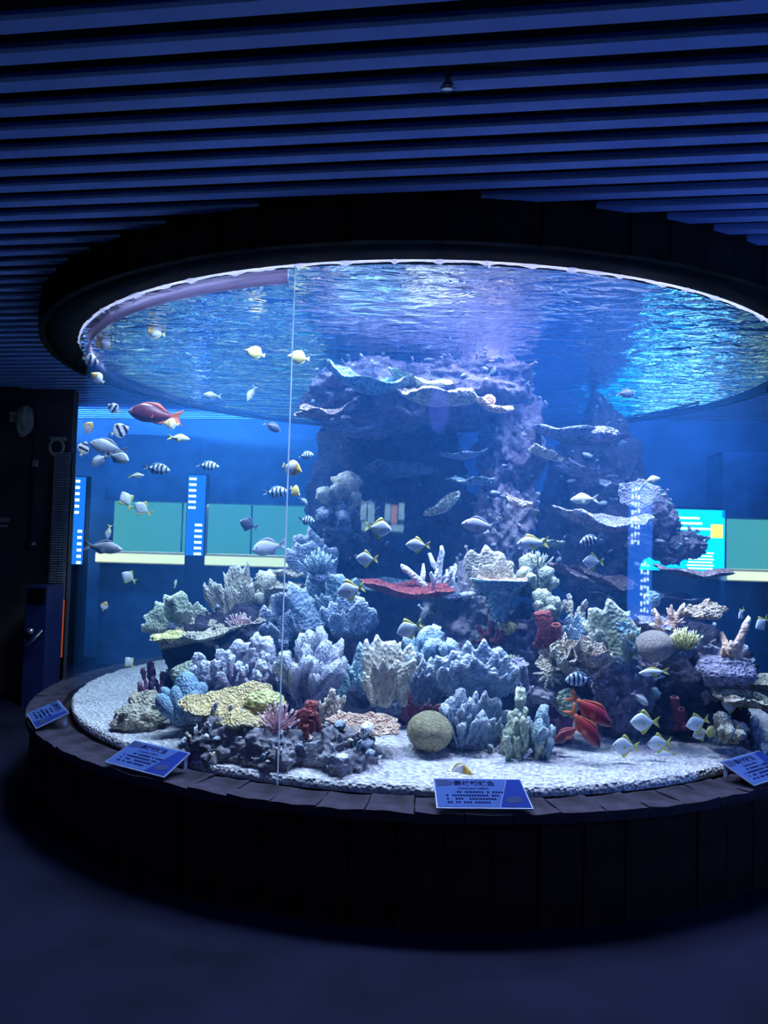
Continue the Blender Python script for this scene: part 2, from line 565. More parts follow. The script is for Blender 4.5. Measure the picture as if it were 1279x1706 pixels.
# slats of the ceiling: one object each, cut where the hood of the tank stands
R_CAN = 2.60
SD = Vector((math.cos(SLYAW), math.sin(SLYAW), 0))
SN = Vector((-math.sin(SLYAW), math.cos(SLYAW), 0))
SL0 = PZ(640, 55, Z_CEIL).dot(SN)
PITCH_S, SLW, SLH = 0.1325, 0.054, 0.028
slat_cache = {}
tc_n = Vector((TX, TY, 0)).dot(SN)
tc_d = Vector((TX, TY, 0)).dot(SD)
def slat(off, d0, d1):
    L = round(d1 - d0, 3)
    me = slat_cache.get(L)
    if me is None:
        me = MB().box((0, 0, 0), (L, SLW, SLH)).mesh('slat')
        slat_cache[L] = me
    c = SD * ((d0 + d1) / 2) + SN * off
    put('slat', me, 'slat_paint', ceil, (c.x, c.y, Z_CEIL + SLH / 2), (0, 0, SLYAW))
for k in range(-6, 50):
    off = SL0 + k * PITCH_S
    if off > 9.3:
        break
    lo, hi = -6.6 + 0.15 * off, 6.6
    dn = off - tc_n
    if abs(dn) < R_CAN - 0.04:
        h = math.sqrt((R_CAN - 0.04) ** 2 - dn ** 2)
        slat(off, lo, tc_d - h)
        slat(off, tc_d + h, hi)
    else:
        slat(off, lo, hi)

# ------------------------------------------------------------------ base, ledge, hood
T0 = (TX, TY, 0)
base = thing('aquarium_plinth', 'dark wood-clad round plinth carrying the aquarium', 'plinth', T0)
put('core', MB().lathe([(R_OUT - 0.07, 0.0), (R_OUT - 0.07, Z_LEDGE - 0.05), (0.05, Z_LEDGE - 0.05), (0.05, 0.0)], 96, close=True).mesh('core'), 'base_core', base)
NB = 84
bv = []
for k in range(5):
    w = (2 * math.pi / NB) * (0.97, 0.95, 0.98, 0.96, 0.94)[k]
    dr = (0.0, 0.008, 0.003, 0.012, 0.005)[k]
    bv.append(new_mesh('board', *ring_sector(R_OUT - 0.075, R_OUT - 0.035 + dr, 0.0, Z_LEDGE - 0.045, -w / 2, w / 2), smooth=False))
for k in range(NB):
    put('board', bv[random.randrange(5)], 'base_wood', base, rot=(0, 0, 2 * math.pi * (k + 0.5) / NB))
ledge = thing('stone_ledge', 'ring of dark uneven slate tiles around the foot of the glass', 'ledge', (TX, TY, Z_LEDGE - 0.045))
NT = 82
def tile_mesh(seed):
    w = (2 * math.pi / NT) * 0.972
    nr, na = 7, 7
    v, f = [], []
    top = np.array([(TR + 0.004 + (R_OUT - TR - 0.004) * i / (nr - 1), -w / 2 + w * j / (na - 1)) for i in range(nr) for j in range(na)])
    xyz = np.stack([top[:, 0] * np.cos(top[:, 1]), top[:, 0] * np.sin(top[:, 1]), np.zeros(len(top))], -1)
    z = fbm(xyz * 9 + seed * 5.7, seed, 3) * 0.007 + 0.040
    v = [(a, b, c) for (a, b, _), c in zip(xyz, z)] + [(a, b, 0.0) for a, b, _ in xyz]
    n = nr * na
    for i in range(nr - 1):
        for j in range(na - 1):
            q = i * na + j
            f.append((q, q + na, q + na + 1, q + 1))
            f.append((n + q, n + q + 1, n + q + na + 1, n + q + na))
    rimi = [j for j in range(na)] + [i * na + na - 1 for i in range(1, nr)] + [(nr - 1) * na + j for j in range(na - 2, -1, -1)] + [i * na for i in range(nr - 2, 0, -1)]
    for a, b in zip(rimi, rimi[1:] + rimi[:1]):
        f.append((a, b, n + b, n + a))
    return new_mesh('tile', v, f, smooth=False)
tv = [tile_mesh(s) for s in range(9)]
for k in range(NT):
    put('tile', tv[random.randrange(9)], 'slate', ledge, rot=(0, 0, 2 * math.pi * (k + 0.37) / NT))

hood = thing('tank_hood', 'dark round hood hanging from the ceiling over the aquarium', 'hood', (TX, TY, Z_TOP))
put('soffit', MB().lathe([(R_CAN - 0.03, 0.0), (R_CAN - 0.03, 0.05), (TR + 0.004, 0.05), (TR + 0.004, 0.0)], 128, close=True).mesh('soffit', True), 'soffit', hood)
put('inner_wall', MB().lathe([(R_CAN - 0.10, 0.03), (R_CAN - 0.10, 0.75), (R_CAN - 0.06, 0.75), (R_CAN - 0.06, 0.03)], 96, close=True).mesh('inner_wall', True), 'hood_inside', hood)
fv = []
for k in range(4):
    w = (2 * math.pi / NB) * (0.985, 0.98, 0.99, 0.975)[k]
    dr = (0.0, 0.006, 0.003, 0.009)[k]
    fv.append(new_mesh('board', *ring_sector(R_CAN - 0.045, R_CAN + dr - 0.012, -0.006, 0.40, -w / 2, w / 2), smooth=False))
for k in range(NB):
    put('board', fv[random.randrange(4)], 'fascia_wood', hood, rot=(0, 0, 2 * math.pi * (k + 0.2) / NB))

# ------------------------------------------------------------------ the aquarium itself
tank = thing('aquarium_tank', 'huge round acrylic aquarium cylinder lit blue from above', 'aquarium', (TX, TY, Z_LEDGE - 0.045))
HG = Z_TOP - Z_LEDGE + 0.040
gw = put('glass_wall', MB().lathe([(TR, 0.0), (TR, HG)], 192).lathe([(TR, HG), (TR - 0.045, HG)], 192).lathe([(TR - 0.045, HG), (TR - 0.045, 0.0)], 192).lathe([(TR - 0.045, 0.0), (TR, 0.0)], 192).mesh('glass_wall', True), 'acrylic', tank)
gw.data.materials.append(MATS['acrylic_inner'])
for i, pl in enumerate(gw.data.polygons):
    pl.material_index = 0 if i < 192 else 1
    if i // 192 in (1, 3):
        pl.use_smooth = False
def glass_angle(px, py):
    d0, _ = span(px, py, TR)
    p = P(px, py, d0)
    return math.atan2(p.y - TY, p.x - TX)
sa = glass_angle(477, 860)
sv, sf = ring_sector(TR - 0.004, TR + 0.0015, 0.0, HG, -0.0009, 0.0009, 1)
tag(put('seam', new_mesh('seam', sv, sf, False), 'seam', tank, rot=(0, 0, sa)), 'bright vertical joint line in the acrylic')
# torn white foam sealant where the glass meets the hood
v, f = [], []
NS, NJ = 900, 8
ang = np.linspace(0, 2 * math.pi, NS, endpoint=False)
lump = fbm(np.stack([np.cos(ang) * 16, np.sin(ang) * 16, ang * 0], -1), 3, 4, 0.6)
for i in range(NS):
    rr = 0.008 + 0.016 * max(0, lump[i] + 0.1) + 0.012 * max(0, math.sin(ang[i] * 74 + 2 * lump[i])) ** 6
    dz = 0.010 * lump[i]
    for j in range(NJ):
        w = 2 * math.pi * j / NJ
        R = TR - 0.008 + rr * math.cos(w) * 0.8
        v.append((R * math.cos(ang[i]), R * math.sin(ang[i]), Z_TOP - Z_LEDGE + 0.045 + 0.004 + dz + rr * math.sin(w)))
for i in range(NS):
    i2 = (i + 1) % NS
    for j in range(NJ):
        j2 = (j + 1) % NJ
        f.append((i * NJ + j, i * NJ + j2, i2 * NJ + j2, i2 * NJ + j))
put('foam_seal', new_mesh('foam_seal', v, f), 'foam', tank)
# pale liner strip on the inside of the rim, above the water line
a0, a1 = glass_angle(132, 560), glass_angle(470, 450)
lv, lf = ring_sector(TR - 0.065, TR - 0.05, 0, 0.045, a0 - 0.9, a1, 48)
put('rim_liner', new_mesh('rim_liner', lv, lf), 'liner', tank, loc=(0, 0, Z_WATER - Z_LEDGE + 0.045 - 0.042))
lv, lf = ring_sector(TR - 0.065, TR - 0.05, 0, 0.03, 0.25, math.pi - 0.3, 64)
put('rim_liner', new_mesh('rim_liner', lv, lf), 'liner', tank, loc=(0, 0, Z_WATER - Z_LEDGE + 0.045 - 0.035))

water = put('water', MB().lathe([(0.0001, 0.0), (R_IN - 0.002, 0.0), (R_IN - 0.002, Z_WATER + 0.02 - Z_LEDGE), (0.0001, Z_WATER + 0.02 - Z_LEDGE)], 160).mesh('water', True), 'water_body', loc=(TX, TY, Z_LEDGE + 0.012))
tag(water, 'clear blue water filling the round aquarium', 'water', kind='stuff')
v, f = [(0, 0, 0)], []
NR, NA = 60, 240
for i in range(1, NR + 1):
    for j in range(NA):
        w = 2 * math.pi * j / NA
        r = (TR - 0.003) * i / NR
        v.append((r * math.cos(w), r * math.sin(w), 0))
va = np.array(v)
va[:, 2] = fbm(va * np.array([2.2, 3.6, 1]), 11, 3) * 0.006
for j in range(NA):
    f.append((0, 1 + j, 1 + (j + 1) % NA))
for i in range(NR - 1):
    for j in range(NA):
        a = 1 + i * NA
        f.append((a + j, a + NA + j, a + NA + (j + 1) % NA, a + (j + 1) % NA))
put('water_surface', new_mesh('water_surface', va, f), 'water_surface', water, loc=(0, 0, Z_WATER - Z_LEDGE - 0.012))

def sand_height(x, y):
    """height of the sand bed at a world point"""
    q = np.stack([np.atleast_1d(x), np.atleast_1d(y), np.zeros(np.size(x))], -1)
    r = np.hypot(q[:, 0] - TX, q[:, 1] - TY) / R_IN
    return Z_LEDGE + 0.018 + 0.05 * fbm(q * 1.6, 21, 2) * (1 - r ** 4) + 0.10 * (1 - r ** 2) + 0.006 * fbm(q * 22, 23, 2)
v, f = [(TX, TY, 0)], []
NR, NA = 130, 420
for i in range(1, NR + 1):
    for j in range(NA):
        w = 2 * math.pi * j / NA
        r = (R_IN - 0.006) * i / NR
        v.append((TX + r * math.cos(w), TY + r * math.sin(w), 0))
va = np.array(v)
va[:, 2] = sand_height(va[:, 0], va[:, 1])
va[:, 0] -= TX
va[:, 1] -= TY
va[:, 2] -= Z_LEDGE
for j in range(NA):
    f.append((0, 1 + j, 1 + (j + 1) % NA))
for i in range(NR - 1):
    for j in range(NA):
        a = 1 + i * NA
        f.append((a + j, a + NA + j, a + NA + (j + 1) % NA, a + (j + 1) % NA))
a = 1 + (NR - 1) * NA
k0 = len(va)
sk = va[a:a + NA].copy()
sk[:, 2] = -0.02
va = np.vstack([va, sk])
for j in range(NA):
    f.append((a + j, k0 + j, k0 + (j + 1) % NA, a + (j + 1) % NA))
sand = tag(put('sand', new_mesh('sand', va, f), 'sand', loc=(TX, TY, Z_LEDGE)), 'white coarse coral sand covering the tank bottom', 'sand', kind='stuff')

# ------------------------------------------------------------------ reef rocks
_ico = {}
def ico(n):
    if n not in _ico:
        bm = bmesh.new()
        bmesh.ops.create_icosphere(bm, subdivisions=n, radius=1.0)
        bm.verts.ensure_lookup_table()
        v = np.array([x.co[:] for x in bm.verts])
        f = [tuple(q.index for q in x.verts) for x in bm.faces]
        bm.free()
        _ico[n] = (v, f)
    return _ico[n]
def rock_mesh(size, seed, n=6, rough=0.32, freq=2.0):
    v, f = ico(n)
    s = np.array(size)
    big = fbm(v * freq, seed, 3, 0.55)
    w = v * s
    crag = fbm(w * 15, seed + 31, 5, 0.66) * 1.1 + (0.5 - np.abs(vnoise(w * 34, seed + 71))) * 1.0
    rid = 1 - np.abs(fbm(w * 5.0, seed + 57, 3, 0.5))
    r = 1 + rough * big * 0.7 + rough * 0.35 * (rid - 0.6)
    out = v * s * r[:, None] + v * (crag * 0.022)[:, None]
    return new_mesh('reef_rock', out, f)
REEF = []
ROCKS = [
 # label, px, py, w, h, depth, depth-thickness(m), material
 ('broad purple rock shelf on the left of the reef crown', 612, 668, 200, 110, 5.0, 1.0, 'rock', 5),
 ('encrusted rock capping the top of the reef', 785, 652, 205, 96, 5.0, 0.95, 'rock', 6),
 ('knobbly rock pillar rising to the reef crown', 850, 745, 105, 200, 5.00, 0.42, 'rock', 7),
 ('pale craggy column below the reef pillar', 838, 875, 86, 170, 4.95, 0.32, 'rock_pale', 8),
 ('shade-darkened rock wall deep behind the red shelf', 660, 880, 260, 420, 6.20, 0.9, 'rock_shaded', 9),
 ('shade-darkened rock core behind the stacked plates', 990, 860, 150, 330, 5.9, 0.6, 'rock_shaded', 10),
 ('pale rubble rock between the red shelf and the cup coral', 775, 1030, 130, 190, 4.75, 0.45, 'rock_pale', 11),
 ('large rock mound at the centre of the reef', 740, 1165, 420, 200, 4.65, 1.0, 'rock_shaded', 12),
 ('shade-darkened rock mound under the left coral shelves', 430, 1110, 300, 210, 4.75, 0.9, 'rock_shaded', 13),
 ('shade-darkened rock mound on the right flank of the reef', 1090, 1140, 300, 210, 4.55, 0.9, 'rock_shaded', 14),
 ('craggy grey rock at the front under the gold plate coral', 372, 1240, 120, 100, 3.72, 0.30, 'rock_pale', 15),
 ('pitted rock at the front beside the yellow fish', 470, 1258, 150, 84, 3.60, 0.28, 'rock_pale', 16),
 ('rounded front rock under the white granular plate', 570, 1265, 120, 88, 3.58, 0.26, 'rock_pale', 17),
 ('round purple rock knob beside the blue totem', 1092, 868, 62, 72, 5.2, 0.3, 'rock', 18),
 ('purple rock ledge in front of the bright screen', 1112, 910, 110, 52, 5.2, 0.35, 'rock', 19),
 ('shade-darkened rock supporting the left shelves at mid height', 585, 905, 110, 120, 5.3, 0.4, 'rock_shaded', 20),
 ('pale rubble rock below the cabbage coral', 1035, 1160, 90, 140, 4.15, 0.3, 'rock', 21),
 ('rubble rock behind the starfish', 880, 1085, 110, 130, 4.45, 0.4, 'rock', 22),
 ('rock foot under the tall finger coral', 865, 1272, 120, 60, 3.78, 0.28, 'rock_pale', 23),
 ('rock under the antler corals at the right', 1190, 1125, 120, 90, 4.35, 0.4, 'rock', 24),
]
for lab, px, py, w, h, d, t, m, sd in ROCKS:
    c = P(px, py, d)
    k = d / F
    o = put('reef_rock', rock_mesh((w * k / 2, t / 2, h * k / 2), sd), m, loc=c)
    tag(o, lab, 'rock')
    REEF.append((o, w * h * k * k, sd, m))

# ------------------------------------------------------------------ coral building blocks (unit meshes, shared by copies)
def revolve(prof, seg, seed, bump=0.0, freq=6.0, rimz=True, flat=1.0, bend=0.0):
    """a knobbly upright body of revolution, height 1, with the growing tip marked as rim"""
    v, rim = [], []
    n = len(prof)
    for r, z in prof:
        for j in range(seg):
            w = 2 * math.pi * j / seg
            v.append((r * math.cos(w), r * math.sin(w) * flat, z))
            rim.append(z)
    v = np.array(v)
    d = fbm(v * freq, seed, 3, 0.55) * bump + (0.5 - np.abs(vnoise(v * freq * 1.9, seed + 9))) * bump * 0.9
    rad = np.array([math.hypot(a, b) for a, b, _ in v])
    rad[rad < 1e-4] = 1e-4
    v[:, 0] += v[:, 0] / rad * d
    v[:, 1] += v[:, 1] / rad * d * flat
    v[:, 2] += d * 0.6
    v[:, 0] += bend * v[:, 2] ** 2
    f = []
    for i in range(n - 1):
        for j in range(seg):
            j2 = (j + 1) % seg
            f.append((i * seg + j, i * seg + j2, (i + 1) * seg + j2, (i + 1) * seg + j))
    f.append(tuple((n - 1) * seg + j for j in range(seg)))
    f.append(tuple(reversed(range(seg))))
    return v, f, np.array(rim)
def finger(seed):
    R = random.Random(seed)
    r0 = R.uniform(0.085, 0.12)
    prof = [(r0 * (0.9 + .18 * math.sin(z * 9 + seed)) * (math.sqrt(max(0.0, 1 - max(0, (z - .86) / .14) ** 2)) if z > .86 else 1) + .004, z) for z in np.linspace(0, 1, 26)]
    v, f, rm = revolve(prof, 18, seed, 0.055, 9.0, flat=R.uniform(.55, .9), bend=R.uniform(-.14, .14))
    return new_mesh('lobe', v, f, rim=rm)
def knob(seed):
    R = random.Random(seed)
    prof = [(0.10, 0), (0.11, 0.2), (0.16, 0.40), (0.27, 0.52), (0.33, 0.66), (0.31, 0.82), (0.20, 0.95), (0.05, 1.0)]
    prof = [(float(np.interp(z, [p[1] for p in prof], [p[0] for p in prof])), z) for z in np.linspace(0, 1, 18)]
    v, f, r = revolve(prof, 18, seed, 0.075, 9.0, flat=R.uniform(.7, 1.0))
    return new_mesh('lobe', v, f, rim=r)
def bubble(seed):
    prof = [(0.12, 0), (0.30, 0.12), (0.42, 0.32), (0.45, 0.52), (0.40, 0.74), (0.26, 0.92), (0.06, 1.0)]
    v, f, r = revolve(prof, 14, seed, 0.03, 3.0)
    return new_mesh('lobe', v, f, rim=r * 0.75)
def blade(seed):
    """an upright leaf of coral: fans out upward, frilled top margin, real thickness"""
    R = random.Random(seed)
    nu, nv = 21, 13
    v, rim = [], []
    ph, k1, k2 = R.uniform(0, 6), R.uniform(1.5, 3.0), R.uniform(4, 7)
    for side in (1, -1):
        for i in range(nv):
            t = i / (nv - 1)
            for j in range(nu):
                s = -1 + 2 * j / (nu - 1)
                wid = 0.15 + 0.30 * t ** 0.7
                top = 0.93 - 0.22 * abs(s) ** 3.5 + 0.07 * math.sin(k2 * s * 1.4 + ph) + 0.04 * math.sin(12 * s + ph * 2)
                x = s * wid
                z = t * top
                y = 0.07 * math.sin(k1 * s * 1.6 + ph) * t + 0.10 * t * t * s * s
                th = 0.034 * (1 - 0.45 * t) * math.sqrt(max(0.06, 1 - s ** 6)) * (0.35 if i == nv - 1 else 1)
                v.append((x, y + side * th, z))
                rim.append(max(t, abs(s) * 0.9 if t > .35 else 0))
    v = np.array(v)
    v[:, 1] += (fbm(v * 9, seed, 3) * 0.020 + (0.4 - np.abs(vnoise(v * 17, seed + 4))) * 0.022) * np.sign(v[:, 1] - np.median(v[:, 1]) + 1e-6) * 1.0
    v[:, 2] += fbm(v * 14 + 3, seed, 2) * 0.016 * np.array(rim)
    n = nu * nv
    f = []
    for i in range(nv - 1):
        for j in range(nu - 1):
            q = i * nu + j
            f.append((q, q + nu, q + nu + 1, q + 1))
            f.append((n + q, n + q + 1, n + q + nu + 1, n + q + nu))
    edge = [j for j in range(nu)] + [i * nu + nu - 1 for i in range(1, nv)] + [(nv - 1) * nu + j for j in range(nu - 2, -1, -1)] + [i * nu for i in range(nv - 2, 0, -1)]
    for a, b in zip(edge, edge[1:] + edge[:1]):
        f.append((a, b, n + b, n + a))
    return new_mesh('lobe', v, f, rim=np.array(rim) ** 2)
def tubem(seed):
    """sponge tube with an open mouth"""
    R = random.Random(seed)
    r = R.uniform(0.15, 0.20)
    prof = [(r * 0.7, 0), (r * 0.9, 0.2), (r, 0.45), (r * 1.08, 0.7), (r * 1.15, 0.92), (r * 1.05, 1.0), (r * 0.80, 0.99), (r * 0.66, 0.90), (r * 0.6, 0.6)]
    v, f, rm = revolve(prof, 12, seed, 0.022, 5.0, bend=R.uniform(-.2, .2))
    return new_mesh('tube', v, f, rim=np.clip((rm - 0.9) * 12, 0, 1))
def twig(seed):
    """one rough antler branch with a side fork"""
    R = random.Random(seed)
    mb = MB()
    b = R.uniform(-.25, .25)
    pts = [(b * t * t, R.uniform(-.02, .02), t) for t in (0, .18, .36, .54, .72, .88, 1.0)]
    mb.tube(pts, [.095, .088, .082, .076, .07, .06, .03], 9)
    t = R.uniform(.35, .55)
    s = R.choice((-1, 1))
    mb.tube([(b * t * t, 0, t), (b * t * t + s * .16, .03, t + .14), (b * t * t + s * .27, .05, t + .34)], [.07, .06, .028], 9)
    v = np.array(mb.v)
    v = v + np.stack([vnoise(v * 17, seed), vnoise(v * 17 + 9, seed + 1), vnoise(v * 17 + 23, seed + 2)], -1) * 0.020
    return new_mesh('branch', v, mb.f, rim=np.clip(v[:, 2], 0, 1))
def spine(seed):
    R = random.Random(seed)
    b = R.uniform(-.35, .35)
    mb = MB().tube([(b * t * t, 0, t) for t in (0, .3, .6, .85, 1.0)], [.030, .034, .032, .026, .014], 6)
    return new_mesh('tentacle', mb.v, mb.f, rim=np.array([p[2] for p in mb.v]))
UNIT = {}
for kind, fn, nm, cnt in (('finger', finger, 'lobe', 6), ('knob', knob, 'lobe', 4), ('bubble', bubble, 'lobe', 3), ('blade', blade, 'lobe', 6),
                          ('tube', tubem, 'tube', 4), ('twig', twig, 'branch', 5), ('spine', spine, 'tentacle', 4)):
    UNIT[kind] = (nm, [fn(100 + 7 * i) for i in range(cnt)])
_mcopy = {}
def unit_mesh(kind, i, material):
    k = (kind, i, material)
    if k not in _mcopy:
        me = UNIT[kind][1][i].copy()
        me.materials.clear()
        me.materials.append(MATS[material + '_u'])
        _mcopy[k] = me
    return _mcopy[k]

def colony(name, label, kind, px, py, w, h, depth, n, material, seed, fan=0.5, fat=1.0, lean=0.0, vary=0.4, dz=0.7, rad=None, cat='coral', holdfast='c_slate'):
    """a colony whose outline covers w x h pixels around (px, py); every lobe is a part"""
    R = random.Random(seed)
    k = depth / F
    W, H = w * k, h * k
    c = P(px, py + h / 2, depth)
    root = thing(name, label, cat, c)
    nm, ms = UNIT[kind]
    spread = W * 0.5
    ga = math.pi * (3 - math.sqrt(5))
    for i in range(n):
        q = math.sqrt((i + 0.5) / n)
        a = i * ga + seed
        u, t = q * math.cos(a), q * math.sin(a)
        hh = H * (1 - vary * R.random()) * (1 - 0.35 * q * q)
        if i == 0:
            hh = H
        tilt = fan * u + lean + R.uniform(-.12, .12)
        tb = fan * t * 0.8 + R.uniform(-.1, .1)
        bx = u * spread * (1 - 0.55 * min(1, abs(fan)))
        wd = fat * hh * R.uniform(.85, 1.2)
        put(nm, unit_mesh(kind, R.randrange(len(ms)), material), None, root,
            (bx, t * spread * dz, R.uniform(-.02, .04) * H), (tb * -1.0, tilt, R.uniform(-.7, .7) if kind == 'blade' else R.uniform(0, 6.28)), (wd, wd, hh))
    # the crust the lobes grow from
    v, f = ico(3)
    s = np.array([spread * 0.72, spread * 0.6 * max(dz, .4), H * 0.16])
    me = new_mesh('holdfast', v * s * (1 + 0.2 * fbm(v * 2.2, seed, 3))[:, None], f, rim=np.zeros(len(v)))
    put('holdfast', me, holdfast, root)
    return root
def radial(name, label, px, py, w, h, depth, n, material, seed, cat='sea anemone', core='c_slate', fat=1.0, full=1.2):
    """tentacles spraying out of a button-shaped body"""
    R = random.Random(seed)
    k = depth / F
    W, H = w * k / 2, h * k
    root = thing(name, label, cat, P(px, py + h * 0.35, depth))
    ga = math.pi * (3 - math.sqrt(5))
    for i in range(n):
        q = math.sqrt((i + .5) / n)
        el = full * q
        az = i * ga + seed
        L = H * 0.8 + (W - H * 0.8) * math.sin(min(el, 1.57))
        L *= R.uniform(.85, 1.1)
        put('tentacle', unit_mesh('spine', R.randrange(4), material), None, root, (0, 0, 0),
            Euler((0, el, az)), (L * 1.3 * fat, L * 1.3 * fat, L))
    v, f = ico(3)
    put('body', new_mesh('body', v * np.array([W * .4, W * .4, H * .2]), f, rim=np.zeros(len(v))), core, root, (0, 0, -H * .05))
    return root
def plate_mesh(W, D, seed, curl=0.12, wave=0.05, thick=0.022, lobes=3, grain=0.006, stem=0.10, ragged=0.16):
    """a shelf coral: irregular wavy disc with a rounded margin, grainy top and a tapering underside"""
    R = random.Random(seed)
    nr, na = 13, 72
    v, rim = [], []
    ph = [R.uniform(0, 6.28) for _ in range(6)]
    def rad(a):
        return 1 + ragged * (0.6 * math.sin(lobes * a + ph[0]) + 0.4 * math.sin((2 * lobes + 1) * a + ph[1]) + 0.25 * math.sin((4 * lobes + 3) * a + ph[2]))
    S = (W + D) / 4
    for top in (1, 0):
        for i in range(nr):
            q = (i / (nr - 1)) ** 0.8
            for j in range(na):
                a = 2 * math.pi * j / na
                r = q * rad(a)
                x, y = r * W / 2 * math.cos(a), r * D / 2 * math.sin(a)
                z = curl * S * q * q + wave * S * (math.sin(2 * a + ph[3]) + 0.6 * math.sin(5 * a + ph[4])) * q ** 2
                e = thick * math.sqrt(max(0, 1 - q ** 8))
                if top:
                    z += e * 0.5
                else:
                    z -= e * 0.5 + stem * S * (1 - q) ** 1.6
                v.append((x, y, z))
                rim.append(q ** 6 if top else q ** 10 * 0.6)
    v = np.array(v)
    n = nr * na
    g = fbm(v[:n] * 38, seed, 2) * grain + fbm(v[:n] * 9, seed + 5, 2) * grain * 1.5
    v[:n, 2] += g * np.sqrt(np.clip(1 - np.array(rim[:n]) * .6, 0, 1))
    f = []
    for i in range(nr - 1):
        for j in range(na):
            j2 = (j + 1) % na
            f.append((i * na + j, (i + 1) * na + j, (i + 1) * na + j2, i * na + j2))
            f.append((n + i * na + j, n + i * na + j2, n + (i + 1) * na + j2, n + (i + 1) * na + j))
    for j in range(na):
        j2 = (j + 1) % na
        f.append(((nr - 1) * na + j, n + (nr - 1) * na + j, n + (nr - 1) * na + j2, (nr - 1) * na + j2))
    return new_mesh('plate', v, f, rim=rim)
def plate(label, px, py, w, depth, material, seed, ratio=0.7, tiltx=0.0, tilty=0.0, curl=0.12, wave=0.05, thick=0.022, lobes=3, grain=0.006, stem=0.10, ragged=0.16, name='plate_coral', rz=0.0):
    W = w * depth / F
    o = put(name, plate_mesh(W, W * ratio, seed, curl, wave, thick, lobes, grain, stem, ragged), material, loc=P(px, py, depth), rot=(tiltx, tilty, rz))
    return tag(o, label, 'coral')
def lump(name, label, px, py, w, h, depth, material, seed, rough=0.08, freq=1.6, cat='coral', ydepth=None):
    v, f = ico(5)
    k = depth / F
    s = np.array([w * k / 2, (ydepth or w * k) / 2, h * k / 2])
    r = 1 + rough * fbm(v * freq, seed, 3)
    me = new_mesh(name, v * s * r[:, None], f, rim=np.zeros(len(v)))
    return tag(put(name, me, material, loc=P(px, py, depth)), label, cat)

# ------------------------------------------------------------------ the corals, read off the photograph
T = math.radians
# -- crown of the reef
plate('teal leaf coral folded over the left of the reef crown', 612, 650, 140, 4.38, 'c_teal', 1, .55, T(14), T(8), .5, .16, .018, 2)
plate('pale green leaf coral lying flat on the reef crown', 694, 640, 110, 4.45, 'c_green', 2, .5, T(12), T(12), .3, .12, .018, 2)
plate('cream shelf coral jutting from the front of the reef crown', 722, 666, 128, 4.36, 'c_cream', 3, .55, T(10), T(4), .25, .12, .05, 3, .012)
plate('small salmon shelf coral at the head of the rock pillar', 818, 680, 62, 4.42, 'c_salmon', 4, .5, T(10), T(18), .3, .15, .03, 2)
lump('coral_head', 'little salmon coral nub above the small salmon shelf', 814, 667, 22, 20, 4.42, 'c_salmon', 5)
plate('mauve shelf coral on the left tip of the reef crown', 556, 688, 96, 4.5, 'c_brown', 6, .6, T(8), T(-10), .25, .2, .03, 3)
plate('thin dark shelf coral under the left tip of the reef crown', 578, 716, 100, 4.52, 'c_slate', 7, .5, T(-6), T(-2), .2, .18, .016, 3)
plate('flat dark shelf coral at the far left of the reef crown', 522, 690, 66, 4.6, 'c_brown', 8, .5, T(4), T(-6), .1, .1, .03, 3)
plate('faint hanging plate coral in the shade below the crown', 665, 790, 120, 5.2, 'c_slate', 9, .5, T(-4), 0, .3, .12, .014, 2)
plate('dim shelf coral deep in the shade left of the pillar', 720, 700, 100, 5.15, 'c_teal', 10, .4, T(-4), 0, .1, .1, .02, 2)
# -- plates stacked right of the pillar
plate('wide grey-blue shelf coral, topmost of the stack right of the pillar', 962, 733, 148, 4.66, 'c_slate', 11, .6, T(-6), T(7), .18, .06, .03, 2)
lump('coral_head', 'rounded pale coral head sitting on the topmost grey-blue shelf', 1000, 724, 58, 26, 4.60, 'c_lavender', 12, .16, 2.2)
plate('cream double shelf coral clinging to the right of the pillar', 908, 757, 62, 4.7, 'c_cream', 13, .7, T(8), T(16), .2, .2, .035, 3, .012)
plate('thin wavy shelf coral, second below the topmost grey-blue shelf', 970, 790, 96, 4.68, 'c_slate', 14, .55, T(-4), T(18), .1, .22, .02, 3)
plate('lavender grooved shelf coral above the blue totem', 1003, 874, 158, 4.55, 'c_lavender', 15, .6, T(10), T(6), .22, .1, .045, 3, .012)
plate('tall lavender coral leaf behind the blue totem', 1062, 826, 62, 4.9, 'c_lavender', 16, .9, T(60), T(-20), .3, .1, .03, 2)
plate('small ochre shelf coral on the pale craggy column', 862, 840, 44, 4.62, 'c_tan', 17, .7, T(6), T(16), .2, .2, .03, 3, .01)
plate('thin white-edged shelf coral left of the pale column', 775, 761, 74, 4.75, 'c_slate', 18, .5, T(-3), T(-8), .25, .1, .014, 2)
plate('small pale shelf coral in the hollow left of the pale column', 785, 804, 76, 4.75, 'c_teal', 19, .5, T(2), T(2), .2, .15, .016, 3)
plate('curled green-edged leaf coral in the hollow of the reef', 742, 848, 74, 4.55, 'c_green', 20, .45, T(8), T(-32), .5, .1, .016, 2)
plate('yellowish shelf coral near the top of the green tube coral', 905, 905, 66, 4.5, 'c_green', 21, .6, T(4), T(8), .2, .15, .025, 3)
plate('purple-brown shelf coral, lowest left of the blue totem', 955, 958, 84, 4.62, 'c_brown', 22, .6, T(10), T(18), .15, .12, .03, 3)
plate('broad purple-brown shelf coral crossing behind the blue totem', 1005, 968, 110, 4.66, 'c_brown', 23, .6, T(10), T(14), .15, .12, .03, 3)
plate('thin shelf coral right below the purple-brown shelves', 985, 988, 70, 4.6, 'c_slate', 24, .5, T(-4), T(6), .1, .2, .016, 3)
plate('long purple shelf coral under the bright screen', 1152, 955, 132, 4.9, 'c_brown', 25, .5, T(4), T(2), .1, .08, .025, 3)
